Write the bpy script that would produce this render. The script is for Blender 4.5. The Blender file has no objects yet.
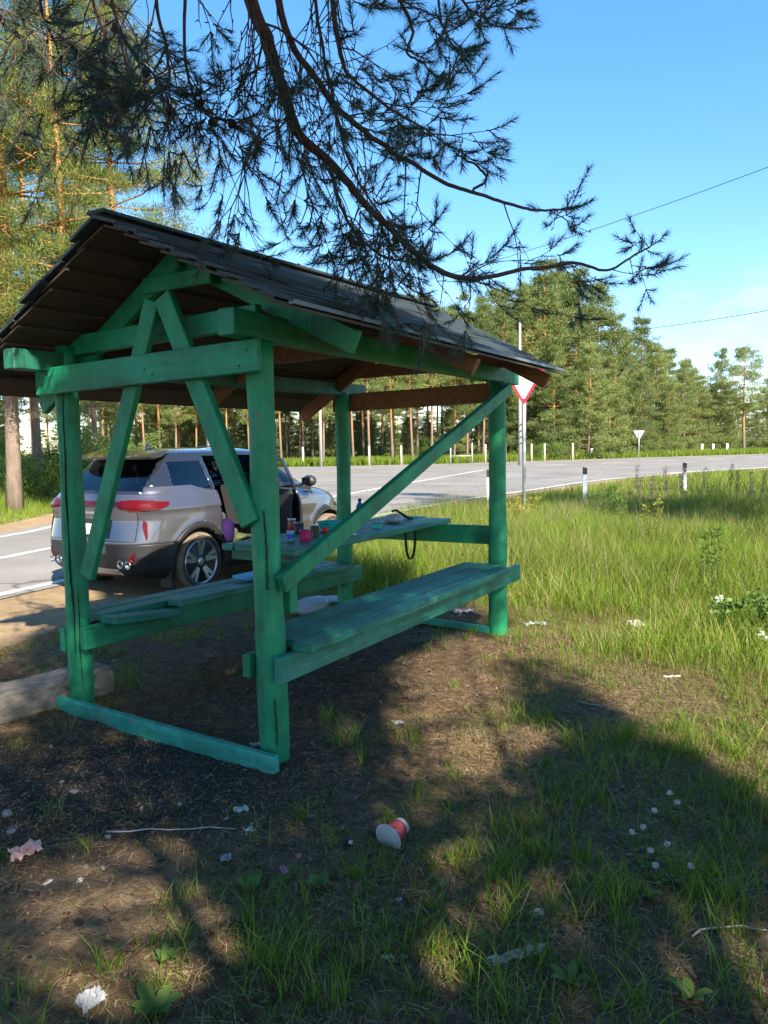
import bpy, bmesh, math, random
import numpy as np
from mathutils import Vector, Matrix

random.seed(7)
rng = np.random.default_rng(11)
D = bpy.data
S = bpy.context.scene
COL = S.collection
R = math.radians

# ------------------------------------------------------------------ helpers
def tag(o, label=None, cat=None, group=None, kind=None):
    if label: o['label'] = label
    if cat: o['category'] = cat
    if group: o['group'] = group
    if kind: o['kind'] = kind
    return o

def thing(name, label, cat, loc=(0, 0, 0), group=None, rz=0.0):
    o = D.objects.new(name, None)
    o.empty_display_size = 0.1
    COL.objects.link(o)
    o.location = loc
    o.rotation_euler = (0, 0, rz)
    return tag(o, label, cat, group)

def link_mesh(name, verts, faces, mat, parent=None, smooth=False, off=None, bevel=0.0):
    me = D.meshes.new(name)
    if off is not None:
        verts = [(v[0]-off[0], v[1]-off[1], v[2]-off[2]) for v in verts]
    me.from_pydata([tuple(v) for v in verts], [], faces)
    me.update()
    if smooth:
        me.polygons.foreach_set('use_smooth', [True]*len(me.polygons))
    if mat: me.materials.append(mat)
    o = D.objects.new(name, me)
    COL.objects.link(o)
    if parent: o.parent = parent
    if bevel:
        m = o.modifiers.new('bevel', 'BEVEL'); m.width = bevel; m.segments = 1; m.limit_method = 'ANGLE'
    return o

class MB:
    def __init__(s): s.v = []; s.f = []
    def add(s, vs, fs):
        n = len(s.v); s.v += [tuple(map(float, p)) for p in vs]; s.f += [tuple(i+n for i in f) for f in fs]
    def hexa(s, c):   # 8 corners: bottom 4 ccw, top 4
        s.add(c, [(0,3,2,1),(4,5,6,7),(0,1,5,4),(1,2,6,5),(2,3,7,6),(3,0,4,7)])
    def box(s, x0, x1, y0, y1, z0, z1):
        s.hexa([(x0,y0,z0),(x1,y0,z0),(x1,y1,z0),(x0,y1,z0),(x0,y0,z1),(x1,y0,z1),(x1,y1,z1),(x0,y1,z1)])
    def beam(s, a, b, w, h, side=None, up=(0,0,1)):
        a = np.array(a, float); b = np.array(b, float)
        d = b-a; d /= np.linalg.norm(d)
        if side is None:
            side = np.cross(d, np.array(up, float))
        side = np.array(side, float); side = side - d*(side@d); side /= np.linalg.norm(side)
        u = np.cross(side, d); u /= np.linalg.norm(u)
        A = side*w/2; B = u*h/2
        s.hexa([a-A-B, a+A-B, b+A-B, b-A-B, a-A+B, a+A+B, b+A+B, b-A+B])
    def tube(s, pts, rad, n=8, cap=True):
        pts = [np.array(p, float) for p in pts]
        if not hasattr(rad, '__len__'): rad = [rad]*len(pts)
        base = len(s.v); prev = None
        for i, p in enumerate(pts):
            d = pts[min(i+1, len(pts)-1)]-pts[max(i-1, 0)]
            d = d/(np.linalg.norm(d)+1e-9)
            if prev is None:
                r = np.cross(d, (0.3, 0.2, 1.0) if abs(d[2]) < 0.9 else (1, 0.1, 0))
            else:
                r = prev-d*(prev@d)
            r /= np.linalg.norm(r)+1e-9; prev = r
            q = np.cross(d, r)
            for k in range(n):
                a = 2*math.pi*k/n
                s.v.append(tuple(p+(r*math.cos(a)+q*math.sin(a))*rad[i]))
        for i in range(len(pts)-1):
            for k in range(n):
                a = base+i*n+k; b = base+i*n+(k+1) % n
                s.f.append((a, b, b+n, a+n))
        if cap:
            s.f.append(tuple(base+k for k in range(n))[::-1])
            s.f.append(tuple(base+(len(pts)-1)*n+k for k in range(n)))
    def lathe(s, c, prof, n=20, axis=(0,0,1), cap0=True, cap1=True, wob=0):
        ax = np.array(axis, float); ax /= np.linalg.norm(ax)
        r = np.cross(ax, (1,0.2,0.1)); r /= np.linalg.norm(r); q = np.cross(ax, r)
        c = np.array(c, float); base = len(s.v)
        for (rr, z) in prof:
            for k in range(n):
                a = 2*math.pi*k/n
                w = 1+wob*math.sin(a*3+z*40)
                s.v.append(tuple(c+ax*z+(r*math.cos(a)+q*math.sin(a))*rr*w))
        m = len(prof)
        for i in range(m-1):
            for k in range(n):
                a = base+i*n+k; b = base+i*n+(k+1) % n
                s.f.append((a, b, b+n, a+n))
        if cap0: s.f.append(tuple(base+k for k in range(n))[::-1])
        if cap1: s.f.append(tuple(base+(m-1)*n+k for k in range(n)))
    def build(s, name, mat, parent=None, off=None, smooth=False, bevel=0.0):
        return link_mesh(name, s.v, s.f, mat, parent, smooth, off, bevel)

def np_mesh(name, V, F, mat, parent=None, smooth=False, attr=None, side=3):
    """V (n,3), F (m,side) fast mesh; attr: per-vertex colour (n,3)."""
    me = D.meshes.new(name)
    n, m = len(V), len(F)
    me.vertices.add(n); me.vertices.foreach_set('co', np.ascontiguousarray(V, dtype=np.float32).ravel())
    me.loops.add(m*side); me.loops.foreach_set('vertex_index', np.ascontiguousarray(F, dtype=np.int32).ravel())
    me.polygons.add(m); me.polygons.foreach_set('loop_start', np.arange(0, m*side, side, dtype=np.int32))
    me.polygons.foreach_set('loop_total', np.full(m, side, dtype=np.int32))
    if smooth: me.polygons.foreach_set('use_smooth', np.ones(m, dtype=bool))
    me.update(calc_edges=True)
    if attr is not None:
        a = me.color_attributes.new('tint', 'FLOAT_COLOR', 'POINT')
        c = np.ones((n, 4), dtype=np.float32); c[:, :3] = attr
        a.data.foreach_set('color', c.ravel())
    if mat: me.materials.append(mat)
    o = D.objects.new(name, me); COL.objects.link(o)
    if parent: o.parent = parent
    return o

def copy_tree(o, parent=None):
    c = o.copy(); COL.objects.link(c); c.parent = parent
    for ch in list(o.children): copy_tree(ch, c)
    return c

# ------------------------------------------------------------------ materials
class NT:
    def __init__(s, name):
        s.m = D.materials.new(name); s.m.use_nodes = True
        s.t = s.m.node_tree; s.t.nodes.clear()
        s.out = s.t.nodes.new('ShaderNodeOutputMaterial')
    def n(s, typ, **kw):
        nd = s.t.nodes.new(typ)
        for k, v in kw.items():
            if k.startswith('_'): setattr(nd, k[1:], v)
            else: nd.inputs[k.replace('__', ' ')].default_value = v
        return nd
    def l(s, a, b): s.t.links.new(a, b)

def ramp(nt, fac, stops):
    r = nt.n('ShaderNodeValToRGB')
    e = r.color_ramp.elements
    while len(e) < len(stops): e.new(0.5)
    for i, (p, c) in enumerate(stops):
        e[i].position = p; e[i].color = (*c, 1)
    nt.l(fac, r.inputs['Fac'])
    return r.outputs['Color']

def coords(nt, kind='Object', scale=(1,1,1)):
    tc = nt.n('ShaderNodeTexCoord'); mp = nt.n('ShaderNodeMapping'); mp.inputs['Scale'].default_value = scale
    nt.l(tc.outputs[kind], mp.inputs['Vector'])
    return mp.outputs['Vector']

def noise(nt, vec, scale, detail=4, rough=0.6):
    t = nt.n('ShaderNodeTexNoise'); t.inputs['Scale'].default_value = scale
    t.inputs['Detail'].default_value = detail; t.inputs['Roughness'].default_value = rough
    nt.l(vec, t.inputs['Vector']); return t.outputs['Fac']

def simple(name, col, rough=0.5, metal=0.0, var=0.12, scale=12, bump=0.0, coat=0.0, spec=0.5, trans=0, alpha=1, stretch=(1,1,1)):
    nt = NT(name)
    p = nt.n('ShaderNodeBsdfPrincipled')
    p.inputs['Roughness'].default_value = rough; p.inputs['Metallic'].default_value = metal
    p.inputs['Coat Weight'].default_value = coat; p.inputs['Specular IOR Level'].default_value = spec
    v = coords(nt, 'Object', stretch)
    f = noise(nt, v, scale)
    c = ramp(nt, f, [(0.25, tuple(x*(1-var) for x in col)), (0.75, tuple(min(1, x*(1+var)) for x in col))])
    nt.l(c, p.inputs['Base Color'])
    if bump:
        b = nt.n('ShaderNodeBump'); b.inputs['Strength'].default_value = bump; b.inputs['Distance'].default_value = 0.01
        nt.l(noise(nt, v, scale*4), b.inputs['Height']); nt.l(b.outputs['Normal'], p.inputs['Normal'])
    if trans: p.inputs['Transmission Weight'].default_value = trans
    nt.l(p.outputs[0], nt.out.inputs['Surface'])
    return nt.m

def painted_wood(name, base, worn, rough=0.55, wear=0.605, dirt=(0.17, 0.13, 0.09), grain='z'):
    nt = NT(name)
    p = nt.n('ShaderNodeBsdfPrincipled', Roughness=rough)
    v = coords(nt, 'Object')
    tc = nt.n('ShaderNodeTexCoord'); mp = nt.n('ShaderNodeMapping'); mp.vector_type = 'TEXTURE'
    mp.inputs['Rotation'].default_value = (0, 0, {'z': 0, 'v': -R(30.3), 'u': -R(34)}[grain])
    mp.inputs['Scale'].default_value = {'z': (1, 1, 14), 'v': (1, 14, 1), 'u': (14, 1, 1)}[grain]
    nt.l(tc.outputs['Object'], mp.inputs['Vector'])
    g = noise(nt, mp.outputs['Vector'], 34, 6, 0.75)          # wood grain under the paint
    g2 = noise(nt, mp.outputs['Vector'], 9, 4, 0.6)           # broad streaks
    f1 = noise(nt, v, 3.5, 5, 0.65)
    st = nt.n('ShaderNodeMath', _operation='MULTIPLY_ADD'); nt.l(g2, st.inputs[0]); st.inputs[1].default_value = 0.6; nt.l(f1, st.inputs[2])
    c1 = ramp(nt, st.outputs[0], [(0.55, tuple(x*0.50 for x in base)), (0.8, base), (1.0, worn)])
    gr_ = ramp(nt, g, [(0.28, (0.35, 0.35, 0.35)), (0.42, (1, 1, 1)), (0.75, (1.12, 1.12, 1.12))])
    mg = nt.n('ShaderNodeMix', _data_type='RGBA', _blend_type='MULTIPLY'); mg.inputs[0].default_value = 0.85
    nt.l(c1, mg.inputs[6]); nt.l(gr_, mg.inputs[7])
    f2 = noise(nt, v, 26, 7, 0.8); big = noise(nt, v, 2.2, 3, 0.5)
    ch = nt.n('ShaderNodeMath', _operation='MULTIPLY_ADD'); nt.l(big, ch.inputs[0]); ch.inputs[1].default_value = 0.35; nt.l(f2, ch.inputs[2])
    mask = ramp(nt, ch.outputs[0], [(wear+0.20, (0,0,0)), (wear+0.225, (1,1,1))])
    mx = nt.n('ShaderNodeMix', _data_type='RGBA')
    nt.l(mask, mx.inputs[0]); nt.l(mg.outputs[2], mx.inputs[6]); mx.inputs[7].default_value = (*dirt, 1)
    nt.l(mx.outputs[2], p.inputs['Base Color'])
    b = nt.n('ShaderNodeBump'); b.inputs['Strength'].default_value = 0.85; b.inputs['Distance'].default_value = 0.006
    add = nt.n('ShaderNodeMath', _operation='ADD'); nt.l(g, add.inputs[0]); nt.l(g2, add.inputs[1])
    nt.l(add.outputs[0], b.inputs['Height']); nt.l(b.outputs['Normal'], p.inputs['Normal'])
    nt.l(ramp(nt, f2, [(0.3, (rough-0.15,)*3), (0.7, (rough+0.2,)*3)]), p.inputs['Roughness'])
    nt.l(p.outputs[0], nt.out.inputs['Surface'])
    return nt.m

def grain_wood(name, a, b_, rough=0.8, stretch=(14, 1.5, 14), bump=0.5, sc=2.2):
    """wood whose grain runs along the shelter's long direction or across, via rotated coords"""
    nt = NT(name)
    p = nt.n('ShaderNodeBsdfPrincipled', Roughness=rough)
    tc = nt.n('ShaderNodeTexCoord'); mp = nt.n('ShaderNodeMapping')
    mp.vector_type = 'TEXTURE'
    mp.inputs['Rotation'].default_value = (0, 0, -R(30.3)); mp.inputs['Scale'].default_value = tuple(1/x for x in stretch)
    nt.l(tc.outputs['Object'], mp.inputs['Vector'])
    f = noise(nt, mp.outputs['Vector'], sc, 8, 0.75)
    nt.l(ramp(nt, f, [(0.28, a), (0.72, b_)]), p.inputs['Base Color'])
    bp = nt.n('ShaderNodeBump'); bp.inputs['Strength'].default_value = bump; bp.inputs['Distance'].default_value = 0.006
    nt.l(f, bp.inputs['Height']); nt.l(bp.outputs['Normal'], p.inputs['Normal'])
    nt.l(p.outputs[0], nt.out.inputs['Surface'])
    return nt.m

def leafy(name, c0, c1, trans=0.35, attr=False, rough=0.55, objrand=0.25, nscale=0.6, tcol=None):
    nt = NT(name)
    if attr:
        a = nt.n('ShaderNodeVertexColor'); a.layer_name = 'tint'; col = a.outputs['Color']
    else:
        geo = nt.n('ShaderNodeNewGeometry')
        f = noise(nt, geo.outputs['Position'], nscale, 3)
        oi = nt.n('ShaderNodeObjectInfo')
        m1 = nt.n('ShaderNodeMath', _operation='MULTIPLY_ADD'); nt.l(oi.outputs['Random'], m1.inputs[0]); m1.inputs[1].default_value = objrand
        nt.l(f, m1.inputs[2])
        m2 = nt.n('ShaderNodeMath', _operation='MULTIPLY_ADD'); nt.l(geo.outputs['Random Per Island'], m2.inputs[0]); m2.inputs[1].default_value = 0.35
        nt.l(m1.outputs[0], m2.inputs[2])
        m3 = nt.n('ShaderNodeMath', _operation='SUBTRACT'); nt.l(m2.outputs[0], m3.inputs[0]); m3.inputs[1].default_value = (0.35+objrand)/2
        col = ramp(nt, m3.outputs[0], [(0.25, c0), (0.75, c1)])
    d = nt.n('ShaderNodeBsdfPrincipled', Roughness=rough); d.inputs['Specular IOR Level'].default_value = 0.3
    nt.l(col, d.inputs['Base Color'])
    t = nt.n('ShaderNodeBsdfTranslucent')
    if tcol:
        mm = nt.n('ShaderNodeMix', _data_type='RGBA', _blend_type='MULTIPLY'); mm.inputs[0].default_value = 1
        nt.l(col, mm.inputs[6]); mm.inputs[7].default_value = (*tcol, 1); nt.l(mm.outputs[2], t.inputs['Color'])
    else: nt.l(col, t.inputs['Color'])
    mx = nt.n('ShaderNodeMixShader'); mx.inputs[0].default_value = trans
    nt.l(d.outputs[0], mx.inputs[1]); nt.l(t.outputs[0], mx.inputs[2]); nt.l(mx.outputs[0], nt.out.inputs['Surface'])
    return nt.m

def bark(name, low, high, z0, z1, scale=6):
    nt = NT(name)
    p = nt.n('ShaderNodeBsdfPrincipled', Roughness=0.9)
    tc = nt.n('ShaderNodeTexCoord')
    sep = nt.n('ShaderNodeSeparateXYZ'); nt.l(tc.outputs['Object'], sep.inputs[0])
    mr = nt.n('ShaderNodeMapRange'); mr.inputs['From Min'].default_value = z0; mr.inputs['From Max'].default_value = z1
    nt.l(sep.outputs['Z'], mr.inputs['Value'])
    mp = nt.n('ShaderNodeMapping'); mp.inputs['Scale'].default_value = (1, 1, 0.3); nt.l(tc.outputs['Object'], mp.inputs['Vector'])
    f = noise(nt, mp.outputs['Vector'], scale, 6, 0.7)
    cl = ramp(nt, f, [(0.3, tuple(x*0.45 for x in low)), (0.65, low)])
    ch = ramp(nt, f, [(0.3, tuple(x*0.6 for x in high)), (0.65, high)])
    mx = nt.n('ShaderNodeMix', _data_type='RGBA'); nt.l(mr.outputs[0], mx.inputs[0]); nt.l(cl, mx.inputs[6]); nt.l(ch, mx.inputs[7])
    nt.l(mx.outputs[2], p.inputs['Base Color'])
    b = nt.n('ShaderNodeBump'); b.inputs['Strength'].default_value = 0.8; b.inputs['Distance'].default_value = 0.03
    nt.l(f, b.inputs['Height']); nt.l(b.outputs['Normal'], p.inputs['Normal'])
    nt.l(p.outputs[0], nt.out.inputs['Surface'])
    return nt.m

M = {}
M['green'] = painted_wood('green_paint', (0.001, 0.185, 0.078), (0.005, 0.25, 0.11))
M['green_v'] = painted_wood('green_paint_long_boards', (0.001, 0.15, 0.068), (0.005, 0.20, 0.10), grain='v')
M['green_u'] = painted_wood('green_paint_cross_boards', (0.001, 0.195, 0.086), (0.005, 0.25, 0.12), grain='u')
M['green_sill'] = painted_wood('faded_teal_paint', (0.012, 0.22, 0.16), (0.05, 0.31, 0.24), wear=0.575, grain='u')
M['green_seat'] = painted_wood('weathered_green_seat', (0.004, 0.135, 0.088), (0.03, 0.20, 0.15), wear=0.60, rough=0.5, grain='v')
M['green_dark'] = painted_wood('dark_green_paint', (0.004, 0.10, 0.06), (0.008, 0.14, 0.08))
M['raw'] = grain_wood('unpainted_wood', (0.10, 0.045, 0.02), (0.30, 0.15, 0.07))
M['raw_end'] = simple('sawn_end', (0.45, 0.30, 0.14), 0.8, scale=30)
M['roof'] = grain_wood('old_roof_boards', (0.007, 0.010, 0.012), (0.036, 0.052, 0.060), 0.7, (16, 0.9, 16), 0.6)
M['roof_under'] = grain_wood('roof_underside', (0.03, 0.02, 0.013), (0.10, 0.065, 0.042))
M['trim'] = simple('eave_strip', (0.13, 0.16, 0.19), 0.55, scale=8)
M['log'] = grain_wood('weathered_log', (0.05, 0.043, 0.036), (0.23, 0.20, 0.165), 0.9, (12, 1.2, 12), 1.0, sc=4.5)
M['dark_plastic'] = simple('black_plastic', (0.013, 0.013, 0.015), 0.55)
M['rubber'] = simple('tyre_rubber', (0.035, 0.030, 0.026), 0.85, bump=0.3, var=.4)
M['mud'] = simple('muddy_tread', (0.13, 0.095, 0.065), 0.95, var=.4, scale=20)
M['silver'] = simple('silver_lilac_paint', (0.15, 0.143, 0.172), 0.27, 0.75, 0.02, coat=1.0)
M['black_paint'] = simple('black_gloss', (0.012, 0.014, 0.02), 0.12, 0.0, coat=1.0)
M['alloy'] = simple('machined_alloy', (0.55, 0.55, 0.57), 0.3, 0.9)
M['alloy_dark'] = simple('dark_alloy', (0.03, 0.03, 0.035), 0.4, 0.3)
M['chrome'] = simple('chrome', (0.7, 0.7, 0.7), 0.15, 1.0, .02)
M['red_lens'] = simple('red_lens', (0.07, 0.002, 0.004), 0.25, coat=0.0, spec=0.25)
M['dark_red'] = simple('dark_red_strip', (0.05, 0.008, 0.012), 0.25, coat=0.0, spec=0.3)
M['interior'] = simple('dark_interior', (0.012, 0.012, 0.014), 0.8)
M['grey_cloth'] = simple('grey_cloth', (0.05, 0.05, 0.055), 0.9)
M['white_plate'] = simple('white_enamel', (0.60, 0.61, 0.62), 0.4)
M['white_paint'] = simple('white_paint', (0.8, 0.8, 0.78), 0.6)
M['black_band'] = simple('black_band', (0.02, 0.02, 0.02), 0.5)
M['red'] = simple('red_plastic', (0.55, 0.03, 0.03), 0.35)
M['sign_red'] = simple('sign_red', (0.62, 0.02, 0.05), 0.35)
M['galv'] = simple('galvanised_steel', (0.42, 0.43, 0.45), 0.5, 0.5)
M['concrete'] = simple('pale_concrete', (0.30, 0.29, 0.27), 0.85, bump=.2)
M['wire'] = simple('cable', (0.02, 0.02, 0.02), 0.6)
M['turquoise'] = simple('turquoise_plastic', (0.03, 0.42, 0.40), 0.35)
M['magenta'] = simple('magenta_enamel', (0.45, 0.01, 0.12), 0.25)
M['blue'] = simple('blue_plastic', (0.02, 0.10, 0.45), 0.3)
M['sky_blue'] = simple('sky_blue_cover', (0.02, 0.28, 0.55), 0.45)
M['pale_blue'] = simple('pale_blue_label', (0.25, 0.45, 0.62), 0.4)
M['bag'] = simple('white_polythene', (0.30, 0.32, 0.35), 0.35, bump=.5, scale=6)
M['pinkbag'] = simple('pinkish_polythene', (0.66, 0.55, 0.58), 0.4, scale=20, var=.3)
M['purple'] = simple('purple_cloth', (0.014, 0.005, 0.04), 0.8, spec=0.1)
M['lime'] = simple('lime_packet', (0.04, 0.06, 0.01), 0.7, var=.5, scale=30)
M['tin'] = simple('tin_lid', (0.5, 0.5, 0.48), 0.3, 0.9)
M['black'] = simple('black_strap', (0.010, 0.010, 0.011), 0.7)
M['cup_red'] = simple('printed_red_cup', (0.42, 0.05, 0.05), 0.45, var=.6, scale=45)
M['cream'] = simple('cream_paper', (0.38, 0.37, 0.345), 0.85, var=.25)
M['packet'] = simple('crumpled_packet', (0.55, 0.30, 0.26), 0.5, var=.5, scale=25)
M['barkpiece'] = simple('pale_bark', (0.42, 0.34, 0.29), 0.9, var=.35, scale=25, bump=.5)
M['greypaper'] = simple('grey_wet_paper', (0.24, 0.25, 0.27), 0.8, var=.3, scale=25)
M['stone'] = simple('grey_stone', (0.16, 0.155, 0.15), 0.9, var=.4, scale=18)
M['petal'] = simple('clover_petal', (0.62, 0.52, 0.48), 0.8, var=.2, scale=80)
M['petal_pink'] = simple('pink_petal', (0.45, 0.20, 0.30), 0.8, var=.2, scale=80)
M['petal_white'] = simple('white_petal', (0.75, 0.76, 0.72), 0.8)
M['cone'] = simple('pine_cone', (0.045, 0.028, 0.018), 0.9, var=.5, scale=60, bump=.8)

def glass_mat(name, tint, f):
    nt = NT(name)
    t = nt.n('ShaderNodeBsdfTransparent'); t.inputs[0].default_value = (*tint, 1)
    g = nt.n('ShaderNodeBsdfGlossy', Roughness=0.03); g.inputs[0].default_value = (0.9, 0.95, 1, 1)
    lw = nt.n('ShaderNodeLayerWeight'); lw.inputs[0].default_value = f
    mx = nt.n('ShaderNodeMixShader'); nt.l(lw.outputs['Fresnel'], mx.inputs[0]); nt.l(t.outputs[0], mx.inputs[1]); nt.l(g.outputs[0], mx.inputs[2])
    nt.l(mx.outputs[0], nt.out.inputs['Surface'])
    return nt.m
M['glass'] = glass_mat('car_glass', (0.55, 0.62, 0.62), 0.5)
M['tinted'] = glass_mat('tinted_glass', (0.10, 0.11, 0.12), 0.45)
M['jar'] = glass_mat('jar_glass', (0.85, 0.9, 0.88), 0.3)

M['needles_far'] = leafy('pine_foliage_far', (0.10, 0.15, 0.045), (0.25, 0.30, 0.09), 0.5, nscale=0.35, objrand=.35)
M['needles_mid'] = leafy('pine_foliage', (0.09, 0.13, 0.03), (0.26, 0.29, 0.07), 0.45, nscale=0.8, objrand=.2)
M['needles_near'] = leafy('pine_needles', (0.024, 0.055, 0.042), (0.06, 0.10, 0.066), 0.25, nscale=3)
M['leaves'] = leafy('broad_leaves', (0.06, 0.12, 0.02), (0.16, 0.24, 0.05), 0.4, nscale=2)
M['grass'] = leafy('grass_blades', None, None, 0.45, attr=True, rough=0.5, tcol=(1.15, 1.1, 0.6))
M['twig'] = simple('twig_bark', (0.075, 0.045, 0.032), 0.9, var=.4, scale=25, bump=.5)
M['bark'] = bark('pine_bark', (0.17, 0.13, 0.10), (0.42, 0.19, 0.075), 2.0, 6.5)
M['bark_near'] = bark('pine_bark_near', (0.13, 0.10, 0.08), (0.22, 0.11, 0.06), 2.0, 8.0, 4)
M['bark_side'] = bark('pine_bark_side', (0.20, 0.15, 0.115), (0.50, 0.23, 0.085), 3.0, 7.0)

# ------------------------------------------------------------------ frame of the shelter (floor plan axes)
O = np.array([-.58, 3.85, 0.]); U = np.array([.828, -.558, 0.]); V = np.array([.505, .863, 0.]); Z = np.array([0, 0, 1.])
def P(u, v, z): return O+U*u+V*v+Z*z

# ------------------------------------------------------------------ plan curves
NEAR = np.array([(-9.2, -6.0), (-5.6, 5.0), (-4.25, 8.2), (-3.85, 9.2), (-2.0, 13.3), (0.31, 18.4), (2.7, 23.0), (5.6, 27.5), (9.4, 33.5), (15.5, 40.2), (23.5, 46.9), (60, 72), (150, 122), (300, 200)], float)
FAR = np.array([(-14, -6), (-10.2, 5), (-8.5, 10.5), (-7.7, 14.7), (-7.5, 16.6), (-7.8, 22), (-9.6, 30), (-13.5, 41), (-22, 50), (-40, 52), (-80, 40)], float)
FARSIDE = np.array([(-80, 55), (-40, 62), (-20, 64.5), (-7.3, 67.5), (6.1, 71.2), (23.5, 83.5), (50, 101), (90, 127), (180, 176), (300, 240)], float)
ASPH = np.vstack([NEAR, FARSIDE[::-1], FAR[::-1]])
def in_poly(px, py, poly):
    px = np.asarray(px, float); py = np.asarray(py, float)
    ins = np.zeros(px.shape, bool); n = len(poly)
    for i in range(n):
        x0, y0 = poly[i]; x1, y1 = poly[(i+1) % n]
        c = (y0 > py) != (y1 > py)
        with np.errstate(divide='ignore', invalid='ignore'):
            xi = (x1-x0)*(py-y0)/(y1-y0)+x0
        ins ^= c & (px < xi)
    return ins
def near_x(y): return np.interp(y, NEAR[:, 1], NEAR[:, 0])      # x of the near road edge at y
def vnoise(x, y, s, seed=0):
    """smooth value noise, numpy"""
    x = np.asarray(x, float)*s+seed*17.3; y = np.asarray(y, float)*s+seed*9.1
    xi = np.floor(x); yi = np.floor(y); fx = x-xi; fy = y-yi
    fx = fx*fx*(3-2*fx); fy = fy*fy*(3-2*fy)
    def h(a, b):
        q = np.sin(a*127.1+b*311.7+seed*74.7)*43758.5453
        return q-np.floor(q)
    return (h(xi, yi)*(1-fx)+h(xi+1, yi)*fx)*(1-fy)+(h(xi, yi+1)*(1-fx)+h(xi+1, yi+1)*fx)*fy
def gz(x, y):
    """ground height"""
    x = np.asarray(x, float); y = np.asarray(y, float)
    d = np.clip((x-near_x(y))/1.5, 0, 1)
    k = d*np.clip((9.5-y)/2.0, 0, 1)
    return k*((vnoise(x, y, 1.3, 1)-0.5)*0.045+(vnoise(x, y, 5, 2)-0.5)*0.022+(vnoise(x, y, 16, 3)-0.5)*0.010)

# ------------------------------------------------------------------ ground sheet
def axis(lo, hi, near_lo, near_hi, step):
    a = list(np.arange(near_lo, near_hi, step)); s = step; x = near_hi
    while x < hi: a.append(x); s *= 1.25; x += s
    x = near_lo-step; s = step; b = []
    while x > lo: b.append(x); s *= 1.25; x -= s
    return np.array([lo]+b[::-1]+a+[hi])
gx = axis(-900, 900, -4.5, 5.0, 0.045); gy = axis(-300, 1500, 0.8, 10.0, 0.045)
GX, GY = np.meshgrid(gx, gy)
GZ = gz(GX, GY)
nx, ny = len(gx), len(gy)
idx = np.arange(nx*ny).reshape(ny, nx)
GF = np.stack([idx[:-1, :-1], idx[:-1, 1:], idx[1:, 1:], idx[1:, :-1]], -1).reshape(-1, 4)
# zones: r = sand, g = green cover, b = dark gravelly soil
d_edge = GX-near_x(GY)
wob = (vnoise(GX, GY, 1.1, 5)-0.5)*1.1+(vnoise(GX, GY, 4, 6)-0.5)*0.5
sand_w = np.interp(GY, [-5, 4, 6.5, 8.5, 11, 14, 60], [0.6, 0.9, 1.9, 2.3, 1.2, 0.45, 0.9])
sand = np.clip((sand_w-d_edge+wob*0.5)/0.35, 0, 1)*(d_edge > -12)
sand = np.maximum(sand, np.clip((1.0-np.abs(GX+8.3+(GY-17)*0.0)+wob*.4)/0.4, 0, 1)*(GY > 9)*(GY < 24))
green = np.clip(((GX-1.3-(7.5-GY)*0.35)+wob)/1.0, 0, 1)
green = np.maximum(green, np.clip((GY-7.4+wob)/0.8, 0, 1)*(d_edge > 0.3))
green = np.maximum(green, (d_edge < -3)*1.0)*(1-sand)
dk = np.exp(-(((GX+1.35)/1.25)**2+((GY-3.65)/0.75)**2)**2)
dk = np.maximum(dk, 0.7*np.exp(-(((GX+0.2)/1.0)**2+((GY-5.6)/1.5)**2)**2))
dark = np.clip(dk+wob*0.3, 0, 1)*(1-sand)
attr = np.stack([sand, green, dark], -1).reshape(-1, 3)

nt = NT('ground_soil')
p = nt.n('ShaderNodeBsdfPrincipled', Roughness=0.95); p.inputs['Specular IOR Level'].default_value = 0.15
a = nt.n('ShaderNodeVertexColor'); a.layer_name = 'tint'
sp = nt.n('ShaderNodeSeparateColor'); nt.l(a.outputs['Color'], sp.inputs[0])
v = coords(nt, 'Object')
f1 = noise(nt, v, 3.0, 8, 0.7); f2 = noise(nt, v, 60, 5, 0.75); f3 = noise(nt, v, 14, 6, 0.7)
lit_ = ramp(nt, f3, [(0.25, (0.06, 0.042, 0.028)), (0.45, (0.17, 0.115, 0.07)), (0.6, (0.26, 0.18, 0.105)), (0.78, (0.40, 0.29, 0.17))])
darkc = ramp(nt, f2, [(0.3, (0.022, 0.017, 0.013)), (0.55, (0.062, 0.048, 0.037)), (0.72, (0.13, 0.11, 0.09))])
sandc = ramp(nt, f1, [(0.3, (0.28, 0.19, 0.11)), (0.6, (0.42, 0.30, 0.18)), (0.8, (0.52, 0.39, 0.25))])
grc = ramp(nt, f3, [(0.3, (0.07, 0.08, 0.02)), (0.55, (0.17, 0.16, 0.05)), (0.8, (0.34, 0.27, 0.12))])
def mixc(fac, a_, b_):
    mx = nt.n('ShaderNodeMix', _data_type='RGBA'); nt.l(fac, mx.inputs[0]); nt.l(a_, mx.inputs[6]); nt.l(b_, mx.inputs[7]); return mx.outputs[2]
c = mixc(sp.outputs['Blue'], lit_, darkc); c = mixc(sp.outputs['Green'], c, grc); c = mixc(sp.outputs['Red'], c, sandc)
nt.l(c, p.inputs['Base Color'])
ad = nt.n('ShaderNodeMath', _operation='ADD'); nt.l(f2, ad.inputs[0]); nt.l(f3, ad.inputs[1])
b = nt.n('ShaderNodeBump'); b.inputs['Strength'].default_value = 1.0; b.inputs['Distance'].default_value = 0.035
nt.l(ad.outputs[0], b.inputs['Height']); nt.l(b.outputs['Normal'], p.inputs['Normal'])
nt.l(p.outputs[0], nt.out.inputs['Surface'])
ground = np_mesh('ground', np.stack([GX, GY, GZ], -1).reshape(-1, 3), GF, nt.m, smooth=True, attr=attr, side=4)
tag(ground, kind='structure')

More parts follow.
